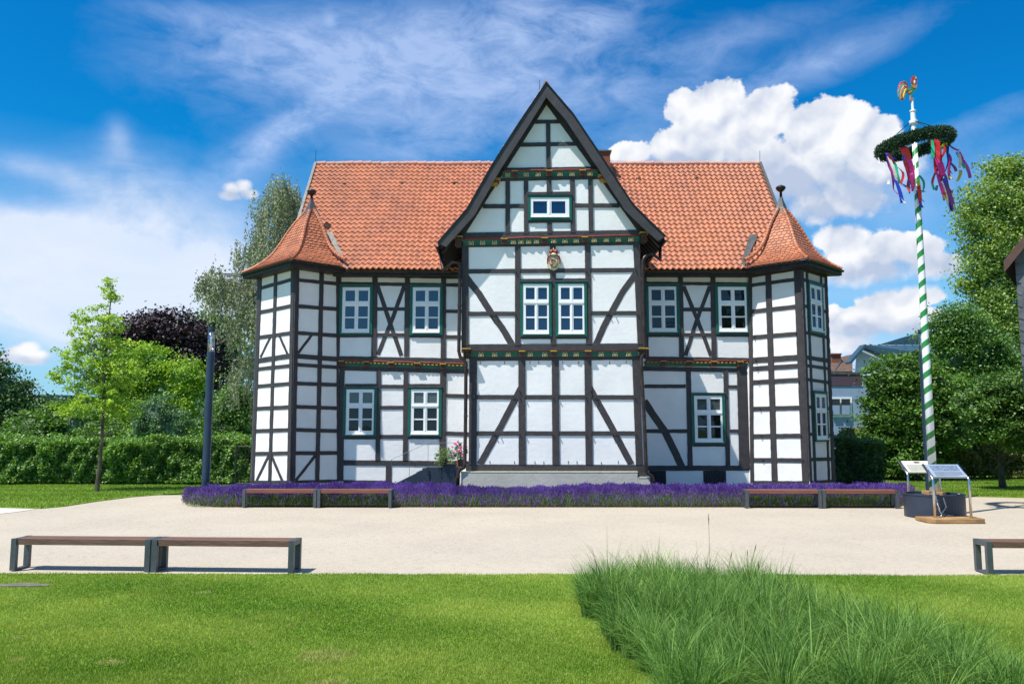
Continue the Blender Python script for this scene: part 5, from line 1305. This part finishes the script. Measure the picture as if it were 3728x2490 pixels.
# hedges
def hedge(name, x0, x1, y0, y1, h, mat, n, label, leaf=.085, core=True, bare=.1):
    root = empty(name, ((x0+x1)/2, (y0+y1)/2, 0), label=label, cat='hedge')
    K = n; face = rng.uniform(0, 1, K); X = rng.uniform(x0, x1, K); Z = rng.uniform(bare, h, K)
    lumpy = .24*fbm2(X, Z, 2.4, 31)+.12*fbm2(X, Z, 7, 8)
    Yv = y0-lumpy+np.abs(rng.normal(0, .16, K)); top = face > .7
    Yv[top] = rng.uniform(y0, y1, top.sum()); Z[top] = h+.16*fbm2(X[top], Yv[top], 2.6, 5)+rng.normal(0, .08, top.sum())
    T = .45+.9*(lumpy)+.35*np.clip(Z/h-.6, 0, 1)+rng.normal(0, .22, K)  # sunlit tops and shaded pockets painted into the leaf tint
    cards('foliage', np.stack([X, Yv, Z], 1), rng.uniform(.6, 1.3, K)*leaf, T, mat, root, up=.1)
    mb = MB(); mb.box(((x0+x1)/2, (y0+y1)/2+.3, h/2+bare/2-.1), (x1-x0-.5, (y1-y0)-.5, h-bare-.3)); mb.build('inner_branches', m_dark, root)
    mb = MB(); x = x0+.2
    while x < x1: mb.tube([(x, y0+.25, 0), (x+.05, y0+.2, .5)], .022, 5); x += .45
    mb.build('stem', bark, root)
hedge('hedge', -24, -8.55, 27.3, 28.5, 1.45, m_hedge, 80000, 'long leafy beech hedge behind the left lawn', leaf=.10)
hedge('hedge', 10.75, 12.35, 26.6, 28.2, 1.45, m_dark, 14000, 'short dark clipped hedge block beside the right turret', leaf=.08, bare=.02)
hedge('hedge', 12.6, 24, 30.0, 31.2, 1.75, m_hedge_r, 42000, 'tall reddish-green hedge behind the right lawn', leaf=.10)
# right-hand trees
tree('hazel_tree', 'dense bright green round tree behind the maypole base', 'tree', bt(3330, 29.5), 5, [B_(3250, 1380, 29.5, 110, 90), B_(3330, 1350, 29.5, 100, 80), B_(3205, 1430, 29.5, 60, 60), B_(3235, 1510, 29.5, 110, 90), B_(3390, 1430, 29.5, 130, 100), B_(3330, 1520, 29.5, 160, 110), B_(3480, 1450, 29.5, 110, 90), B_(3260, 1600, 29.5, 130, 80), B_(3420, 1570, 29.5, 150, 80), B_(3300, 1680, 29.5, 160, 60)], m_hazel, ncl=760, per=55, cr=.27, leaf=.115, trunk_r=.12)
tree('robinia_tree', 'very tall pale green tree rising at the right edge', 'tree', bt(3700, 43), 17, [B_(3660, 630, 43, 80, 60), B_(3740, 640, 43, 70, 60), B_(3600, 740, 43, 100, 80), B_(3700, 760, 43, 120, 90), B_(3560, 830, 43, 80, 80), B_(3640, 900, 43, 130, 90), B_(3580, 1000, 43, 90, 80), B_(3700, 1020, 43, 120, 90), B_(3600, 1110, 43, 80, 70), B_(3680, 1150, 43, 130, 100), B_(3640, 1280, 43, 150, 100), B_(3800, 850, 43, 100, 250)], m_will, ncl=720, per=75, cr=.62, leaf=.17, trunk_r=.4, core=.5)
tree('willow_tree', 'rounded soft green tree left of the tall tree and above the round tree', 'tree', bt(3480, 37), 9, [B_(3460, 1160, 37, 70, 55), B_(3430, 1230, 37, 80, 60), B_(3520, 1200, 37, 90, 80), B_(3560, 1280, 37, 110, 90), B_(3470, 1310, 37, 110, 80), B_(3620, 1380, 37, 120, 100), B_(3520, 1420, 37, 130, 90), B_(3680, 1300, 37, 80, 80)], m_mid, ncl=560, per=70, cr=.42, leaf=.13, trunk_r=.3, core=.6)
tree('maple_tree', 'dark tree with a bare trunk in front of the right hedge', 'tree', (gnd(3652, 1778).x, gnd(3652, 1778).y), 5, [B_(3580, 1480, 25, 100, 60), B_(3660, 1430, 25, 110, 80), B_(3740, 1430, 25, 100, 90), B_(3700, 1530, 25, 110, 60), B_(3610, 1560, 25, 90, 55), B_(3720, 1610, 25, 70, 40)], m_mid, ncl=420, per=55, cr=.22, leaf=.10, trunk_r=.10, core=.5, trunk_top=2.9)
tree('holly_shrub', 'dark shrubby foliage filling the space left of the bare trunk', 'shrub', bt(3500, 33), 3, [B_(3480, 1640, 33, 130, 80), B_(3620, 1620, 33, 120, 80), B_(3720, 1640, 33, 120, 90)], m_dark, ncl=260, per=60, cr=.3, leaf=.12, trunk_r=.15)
# metal fence by left turret
fr = empty('metal_fence', (-9, 26.6, 0), label='thin dark metal railing between the hedge and the left turret', cat='fence')
mb = MB(); a = atY(862, 1627, 26.6); b_ = atY(935, 1627, 26.6)
mb.tube([(a.x, 26.6, 1.32), (b_.x, 26.6, 1.32)], .014, 6); mb.tube([(a.x, 26.6, .12), (b_.x, 26.6, .12)], .014, 6); mb.each('rail', fence_m, fr)
mb = MB(); x = a.x
while x < b_.x: mb.tube([(x, 26.6, .05), (x, 26.6, 1.33)], .007, 5); x += .1
mb.each('bar', fence_m, fr)
mb = MB(); mb.tube([(a.x, 26.6, 0), (a.x, 26.6, 1.36)], .03, 8); mb.build('post', fence_m, fr)
# ------------------------------------------------------------------ far buildings
def quadprism(mb, px, Y, th):
    mb.prism([atY(u, v, Y) for u, v in px], nF, -th, 0)
hb = empty('flat_roofed_house', (24, 50, 0), label='pale blue flat-roofed building with a railed terrace right of the house', cat='building')
Y = 50
mb = MB(); quadprism(mb, [(2900, 1405), (3190, 1405), (3195, 1700), (2900, 1700)], Y, 8); mb.build('wall', ft_blue, hb)
mb = MB(); quadprism(mb, [(2900, 1362), (3140, 1362), (3140, 1404), (2900, 1404)], Y-.05, .1); mb.build('terrace_railing', basic('railing_slats', (.05, .06, .10), .6, scale=4, col2=(.12, .04, .05), stretch=(3, 1, .2)), hb)
mb = MB(); quadprism(mb, [(2900, 1354), (3142, 1354), (3142, 1361), (2900, 1361)], Y-.1, .25); mb.build('parapet_cap', lead, hb)
mb = MB(); quadprism(mb, [(3022, 1446), (3102, 1446), (3102, 1518), (3022, 1518)], Y-.04, .1); wn = mb.build('window', white, hb)
mb = MB(); quadprism(mb, [(3028, 1452), (3058, 1452), (3058, 1510), (3028, 1510)], Y-.16, .05); quadprism(mb, [(3064, 1452), (3095, 1452), (3095, 1510), (3064, 1510)], Y-.16, .05); mb.build('pane', ft_dark, wn)
mb = MB(); quadprism(mb, [(3029, 1475), (3057, 1475), (3057, 1509), (3029, 1509)], Y-.22, .02); quadprism(mb, [(3065, 1475), (3094, 1475), (3094, 1509), (3065, 1509)], Y-.22, .02); mb.build('blind', ft_blue, wn)
mb = MB(); a = atY(3000, 1588, Y-1.4); quadprism(mb, [(3000, 1582), (3190, 1586), (3190, 1604), (3000, 1600)], Y-.1, .9); mb.build('awning', ft_roof, hb)
h2 = empty('white_gabled_house', (26, 56, 0), label='white gabled house with a blue metal roof rising behind the round tree', cat='building')
Y = 56
mb = MB(); quadprism(mb, [(3150, 1266), (3236, 1300), (3236, 1420), (3117, 1420), (3117, 1300)], Y, .6); mb.build('wall', ft_white, h2)
mb = MB(); quadprism(mb, [(3236, 1300), (3420, 1300), (3420, 1600), (3236, 1600)], Y+1.0, 4); mb.build('shaded_recess', ft_dark, h2)  # recess set back, its shade put in as a near-black colour
mb = MB(); quadprism(mb, [(3263, 1298), (3304, 1298), (3304, 1345), (3263, 1345)], Y+.9, .1); w2 = mb.build('window', ft_white, h2)
mb = MB(); quadprism(mb, [(3267, 1302), (3300, 1302), (3300, 1342), (3267, 1342)], Y+.75, .05); mb.build('pane', ft_dark, w2)
mb = MB()
A1 = atY(3150, 1256, Y-1); A2 = atY(3240, 1294, Y-1); A3 = atY(3420, 1292, Y-.8); A4 = atY(3420, 1256, Y+3); A5 = atY(3155, 1256, Y+3)
mb.prism([A1, A2, A3, A4], (0, -.5, .85), -.12, 0)
quadprism(mb, [(3150, 1253), (3094, 1318), (3102, 1322), (3150, 1265)], Y-1, .9); quadprism(mb, [(3150, 1253), (3150, 1265), (3236, 1302), (3243, 1295)], Y-1.02, .9)
quadprism(mb, [(3212, 1252), (3310, 1222), (3345, 1217), (3350, 1252)], Y+4, .6)
rf = mb.build('roof', ft_roof, h2)
mb = MB()
for i in range(9):
    t = (i+.5)/9; a = A1.lerp(A4, t)+Vector((0, 0, .05)); b_ = A2.lerp(A3, t)+Vector((0, 0, .05)); mb.tube([a, b_], .04, 4)
mb.build('roof_seam', ft_dark, rf)
mb = MB(); quadprism(mb, [(3112, 1364), (3112, 1369), (3250, 1360), (3250, 1350)], Y-.8, .15)
for x in (3138, 3160, 3182, 3210): quadprism(mb, [(x, 1366), (x+4, 1366), (x+4, 1430), (x, 1430)], Y-.7, .1)
mb.build('veranda_frame', white, h2)
h3 = empty('brown_roofed_house', (25, 62, 0), label='far house with brown tiled roof and brick chimney beside the right turret', cat='building')
mb = MB(); quadprism(mb, [(3000, 1350), (3120, 1350), (3120, 1700), (3000, 1700)], 63, 5); mb.build('wall', brick, h3)
mb = MB(); a = [atY(2960, 1352, 61), atY(3145, 1352, 61), atY(3100, 1290, 65), atY(2990, 1318, 65)]
mb.prism(a, (0, -.6, .8), -.15, 0); r3 = mb.build('roof', ft_brown, h3)
mb = MB(); quadprism(mb, [(3029, 1290), (3062, 1290), (3062, 1340), (3029, 1340)], 63, .9); quadprism(mb, [(3026, 1286), (3065, 1286), (3065, 1291), (3026, 1291)], 62.9, 1.1); mb.build('chimney', brick, r3)
mb = MB(); mb.tube([atY(3036, 1356, 60.8), atY(3064, 1310, 60.8+2.6)], .06, 4); mb.build('roof_edge', lead, r3)
h4 = empty('garden_house', (-24, 46, 0), label='small building with a blue-grey flat roof glimpsed between trees at far left', cat='building')
mb = MB(); quadprism(mb, [(80, 1462), (240, 1462), (240, 1700), (80, 1700)], 46, 4); mb.build('wall', brick, h4)
mb = MB(); quadprism(mb, [(70, 1438), (250, 1438), (250, 1461), (70, 1461)], 45.8, 5); mb.build('roof', ft_roof, h4)
# slate-hung house corner at the right edge
sh = empty('slate_house', (14.5, 20, 0), label='corner of a slate-clad house with dark eaves cut off by the right edge', cat='building')
Y = 19.5; K0 = atY(3712, 1200, Y); K0.z = 0
e_ = Vector((.80, -.60, 0)); dp = Vector((.60, .80, 0)); nh = Vector((-.60, -.80, 0))
e0 = atY(3655, 985, Y); zE = e0.z; sl4 = 1.25
def hp(a, z, d=0.0): return Vector((K0.x, K0.y, 0))+e_*a+dp*d+Vector((0, 0, z))
zw = zE+.32
mb = MB(); mb.prism([hp(0, 0), hp(7, 0), hp(7, zw), hp(3.5, zw+3.5*sl4), hp(0, zw)], dp, 0, 6); w4 = mb.build('wall', slate, sh)
mb = MB(); r = 0; z = 1.6
while z < 9.5:
    x = -.0+(r % 2)*.1
    while x < 2.2:
        if z+.2 < zw+sl4*x-.15: mb.prism([hp(x, z+.05), hp(x+.1, z), hp(x+.195, z+.05), hp(x+.195, z+.2), hp(x, z+.2)], nh, .004+(r % 3)*.003, .016+(r % 3)*.003)
        x += .2
    z += .15; r += 1
mb.build('slate_shingle', slate, w4)
mb = MB(); A_, B__, C_ = hp(-.22, zE, -.2), hp(3.5, zE+3.72*sl4, -.2), hp(7.2, zE, -.2)
dz = Vector((0, 0, .2))
mb.prism([A_, B__, B__+dz, A_+dz], dp, 0, 6.7); mb.prism([B__, C_, C_+dz, B__+dz], dp, 0, 6.7); r4 = mb.build('roof', timber_dk, sh)
mb = MB(); mb.prism([A_-dz*.3, B__-dz*.3, B__+dz*1.12, A_+dz*1.12], nh, .0, .06); mb.build('bargeboard', basic('brown_board', (.10, .05, .04), .6), r4)
# unseen tree added behind the viewpoint so the right panes reflect something dark
tree('reflection_tree', 'unseen leafy tree added behind the viewpoint for dark reflections in the right windows', 'tree', (17, -16), 12, [((16, -16, 7), (4.5, 3, 4)), ((20, -15, 9), (4, 3, 4)), ((13, -17, 5), (3, 2.5, 3))], m_dark, ncl=200, per=60, cr=1.0, leaf=.4, trunk_r=.35)
# ------------------------------------------------------------------ camera
cam = bpy.data.cameras.new('camera'); co = bpy.data.objects.new('camera', cam); COL.objects.link(co)
co.location = (0, 0, CAMH); co.rotation_euler = (radians(90)+TILT, 0, 0)
cam.sensor_width = 36; cam.lens = 36*F/3728; cam.clip_start = .1; cam.clip_end = 5000
scene.camera = co
# ------------------------------------------------------------------ light
SD = Vector((1.417, 1.0, -3.3)).normalized()
sun = bpy.data.lights.new('sun', 'SUN'); sun.energy = 5.0; sun.angle = radians(.55); sun.color = (1, .955, .88)
so_ = bpy.data.objects.new('sun', sun); COL.objects.link(so_); so_.rotation_euler = SD.to_track_quat('-Z', 'Y').to_euler(); so_.location = (-20, -15, 40)
EL = math.asin(-SD.z); AZ = atan2(-SD.x, -SD.y)
w = bpy.data.worlds.new('World'); scene.world = w; w.use_nodes = True; nt = w.node_tree; nt.nodes.clear()
out = nt.nodes.new('ShaderNodeOutputWorld'); bg = nt.nodes.new('ShaderNodeBackground'); L(nt, bg.outputs[0], out.inputs[0]); bg.inputs[1].default_value = .097
sky = nt.nodes.new('ShaderNodeTexSky'); sky.sky_type = 'NISHITA'; sky.sun_disc = False; sky.sun_elevation = EL; sky.sun_rotation = AZ
sky.air_density = 1.0; sky.dust_density = .6; sky.ozone_density = 2.2
tc = nt.nodes.new('ShaderNodeTexCoord'); D = tc.outputs['Generated']
def M(op, a, b=None, c=None, clamp=False):
    n = nt.nodes.new('ShaderNodeMath'); n.operation = op; n.use_clamp = clamp
    for i, v in enumerate((a, b, c)):
        if v is None: continue
        if isinstance(v, (int, float)): n.inputs[i].default_value = v
        else: L(nt, v, n.inputs[i])
    return n.outputs[0]
sep = nt.nodes.new('ShaderNodeSeparateXYZ'); L(nt, D, sep.inputs[0])
az = M('ARCTAN2', sep.outputs[0], sep.outputs[1]); el = M('ARCSINE', sep.outputs[2])
def noise(scale, detail=6, rough=.55, off=(0, 0, 0), stretch=(1, 1, 1), rot=(0, 0, 0), dist=0):
    mp = nt.nodes.new('ShaderNodeMapping'); mp.inputs['Location'].default_value = off; mp.inputs['Scale'].default_value = stretch; mp.inputs['Rotation'].default_value = rot; L(nt, D, mp.inputs[0])
    n = nt.nodes.new('ShaderNodeTexNoise'); n.inputs['Scale'].default_value = scale; n.inputs['Detail'].default_value = detail; n.inputs['Roughness'].default_value = rough; n.inputs['Distortion'].default_value = dist; L(nt, mp.outputs[0], n.inputs['Vector']); return n.outputs[0]
def px2ang(u, v):
    d = Vector(ray(u, v)).normalized(); return atan2(d.x, d.y), math.asin(d.z)
def blob(u, v, ru, rv, rot=0, azs=az, els=el):
    a, e = px2ang(u, v); d = Vector(ray(u, v)); k = 1/(F*d.length); 
    dx = M('MULTIPLY', M('SUBTRACT', azs, a), cos(e)); dy = M('SUBTRACT', els, e)
    if rot:
        c, s = cos(rot), sin(rot); x = M('ADD', M('MULTIPLY', dx, c), M('MULTIPLY', dy, s)); y = M('SUBTRACT', M('MULTIPLY', dy, c), M('MULTIPLY', dx, s)); dx, dy = x, y
    x = M('DIVIDE', dx, ru*k); y = M('DIVIDE', dy, rv*k)
    return M('ADD', M('MULTIPLY', x, x), M('MULTIPLY', y, y))   # squared radius
SKYMUL = (.10, 1.08, 1.22)
def field(bl, azs=az, els=el):
    f = None
    for b in bl:
        r = M('SUBTRACT', 1.0, M('SQRT', blob(*b, azs=azs, els=els)))
        f = r if f is None else M('SMOOTH_MAX', f, r, .12) if 'SMOOTH_MAX' in [i.identifier for i in bpy.types.ShaderNodeMath.bl_rna.properties['operation'].enum_items] else M('MAXIMUM', f, r)
    return f
CUM = [(2650, 480, 240, 170), (2620, 360, 105, 85), (2790, 400, 120, 95), (2490, 400, 85, 70), (2980, 470, 170, 110), (3120, 500, 150, 110), (2480, 550, 170, 100), (2310, 560, 110, 45), (2880, 620, 330, 130), (3060, 720, 210, 90), (3170, 600, 160, 110),
       (3070, 870, 100, 60), (3180, 910, 170, 75), (3330, 910, 130, 70), (3120, 990, 190, 60), (3400, 960, 110, 60),
       (3230, 1110, 120, 60), (3340, 1080, 90, 45), (3130, 1170, 150, 70), (3030, 1160, 50, 60), (3300, 1170, 130, 70), (3060, 1250, 120, 55),
       (850, 690, 40, 32), (885, 682, 38, 36), (905, 705, 42, 24), (840, 712, 45, 20), (60, 1285, 45, 28), (100, 1275, 40, 30), (140, 1295, 45, 22), (30, 1305, 50, 20), (110, 1315, 70, 14)]
def billow(scale, detail, off=(0, 0, 0)):
    n = noise(scale, detail, .45, off=off); return M('ABSOLUTE', M('MULTIPLY', M('SUBTRACT', n, .5), 2.0))
LO = (.010, .006, -.020)
b1 = M('ADD', M('MULTIPLY', billow(13, 1.5), .75), M('MULTIPLY', billow(36, 2.0, (1, 2, 3)), .35))
b2 = M('ADD', M('MULTIPLY', billow(13, 1.5, LO), .75), M('MULTIPLY', billow(36, 2.0, (1+LO[0]*.5, 2+LO[1]*.5, 3+LO[2]*.5)), .35))
fine = noise(75, 5, .6); big = noise(7, 3, .5, off=(3, 1, 2))
f0 = field(CUM)
ff = M('ADD', f0, M('MULTIPLY', M('SUBTRACT', b1, .28), .85)); ff = M('ADD', ff, M('MULTIPLY', M('SUBTRACT', big, .5), .35)); ff = M('ADD', ff, M('MULTIPLY', M('SUBTRACT', fine, .5), .60))
edge = M('SUBTRACT', ff, .04)
softlow = maprange(nt, field([(2960, 720, 420, 130), (2420, 620, 260, 70), (3200, 1010, 300, 70), (3180, 1260, 330, 80), (3300, 640, 170, 150), (95, 1300, 260, 110), (870, 705, 170, 90)]), -.3, .7, .07, .42)
mask = maprange(nt, M('DIVIDE', ff, softlow), -.7, 1.3, smooth=True)
relief = M('SUBTRACT', b1, b2)
sh = M('ADD', M('MULTIPLY', relief, 2.1), .70)
sh = M('ADD', sh, M('MULTIPLY', M('SUBTRACT', big, .5), 1.0))
sh = M('ADD', sh, M('MULTIPLY', M('SUBTRACT', fine, .5), .3))
# undersides greyer: lobes' lower rim
lo = field([(2900, 690, 420, 90), (3060, 760, 260, 70), (3180, 985, 240, 45), (3160, 1210, 230, 50), (870, 715, 70, 22), (2500, 600, 220, 50), (100, 1320, 120, 25)])
sh = M('SUBTRACT', sh, M('MULTIPLY', maprange(nt, lo, -.3, .9), .75))
sh = maprange(nt, sh, 0, 1.0)
ccol = mixc(nt, sh, (4.0, 4.7, 6.1), (7.6, 7.7, 7.95))
# high thin cloud
c1 = noise(3.0, 8, .62, stretch=(1.0, 1.0, 3.2), rot=(0, radians(-24), 0), dist=.5)
c2 = noise(5.0, 9, .66, off=(5, 2, 1), stretch=(1.1, 1, 2.6), rot=(0, radians(-30), 0), dist=.8)
def soft(bl):
    s = None
    for u, v, ru, rv, rot, amp in bl:
        g = M('MULTIPLY', M('EXPONENT', M('MULTIPLY', blob(u, v, ru, rv, rot), -1.0)), amp); s = g if s is None else M('ADD', s, g)
    return s
LOWV = [(200, 1010, 620, 260, 0, 1.3), (640, 880, 400, 230, .15, .95), (430, 510, 50, 75, .0, .6), (470, 640, 170, 130, .3, .6), (150, 620, 190, 50, -.1, .75), (40, 800, 230, 60, -.05, .6), (700, 1200, 600, 170, 0, .85), (3250, 720, 240, 140, .0, .75), (3500, 600, 260, 90, .2, .4), (3150, 1060, 420, 60, 0, .45), (3100, 1290, 330, 100, 0, .8), (2280, 520, 260, 100, 0, .6), (2700, 640, 300, 110, 0, .9), (2200, 1000, 400, 300, 0, .5), (1200, 75, 30, 40, 0, .55)]
HIV = [(1000, 190, 420, 130, .15, .7), (1500, 260, 620, 230, .2, .85), (1850, 140, 420, 150, .3, .75), (2120, 140, 230, 80, .5, .6), (1130, 410, 300, 42, .60, 1.0), (900, 600, 200, 60, .65, .6), (2300, 330, 420, 130, .1, .6), (2950, 250, 380, 70, .25, .75), (2700, 120, 420, 60, .1, .35), (3450, 520, 200, 60, .3, .5), (3600, 420, 200, 40, .2, .3), (700, 60, 300, 60, .1, .35), (1600, 520, 400, 100, .3, .5)]
gen = M('MULTIPLY', maprange(nt, M('ABSOLUTE', az), .75, 1.2, smooth=True), M('MULTIPLY', maprange(nt, el, .3, .7, smooth=True), .8))
c3 = noise(9, 7, .6, off=(2, 7, 4)); c4_ = noise(15, 8, .66, off=(1, 3, 1), stretch=(1, 1, 2.2), rot=(0, radians(-28), 0), dist=.6)
v_ = M('ADD', soft(LOWV), gen)
str_ = M('ADD', M('ADD', maprange(nt, c1, .32, .72), M('MULTIPLY', maprange(nt, c2, .38, .70), .4)), M('MULTIPLY', maprange(nt, c3, .38, .64), .7))
veil = M('MULTIPLY', v_, M('MULTIPLY', str_, .62)); veil = M('ADD', veil, M('MULTIPLY', M('MULTIPLY', v_, v_), .16))
veil = maprange(nt, veil, 0.06, 1.15, 0, .88)
vh = M('MINIMUM', soft(HIV), 1.15)
tex = M('ADD', M('MULTIPLY', maprange(nt, c2, .36, .66), .6), M('MULTIPLY', maprange(nt, c4_, .36, .66), .55))
tex = M('ADD', tex, .22)
hi = maprange(nt, M('MULTIPLY', vh, tex), .08, 1.15, 0, .66)
# clear deep blue sky
hsv = nt.nodes.new('ShaderNodeHueSaturation'); hsv.inputs['Saturation'].default_value = 1.45; hsv.inputs['Value'].default_value = 1.0; L(nt, sky.outputs[0], hsv.inputs['Color'])
skyc = mixc(nt, 1.0, hsv.outputs[0], SKYMUL, 'MULTIPLY')
haze = maprange(nt, el, -.02, .33, .85, 0); skyc = mixc(nt, haze, skyc, (3.7, 5.2, 7.5)); skyc = mixc(nt, hi, skyc, (4.6, 5.7, 8.2)); dens = M('MULTIPLY', maprange(nt, v_, .25, 1.2), maprange(nt, c2, .3, .62, .75, 1.0)); vcol = mixc(nt, dens, (3.3, 4.9, 8.0), (6.7, 7.15, 8.1)); col = mixc(nt, veil, skyc, vcol); col = mixc(nt, mask, col, ccol)
L(nt, col, bg.inputs[0])
scene.view_settings.view_transform = 'Standard'; scene.view_settings.look = 'None'; scene.view_settings.exposure = .40; scene.view_settings.gamma = 1
scene.view_settings.use_curve_mapping = False
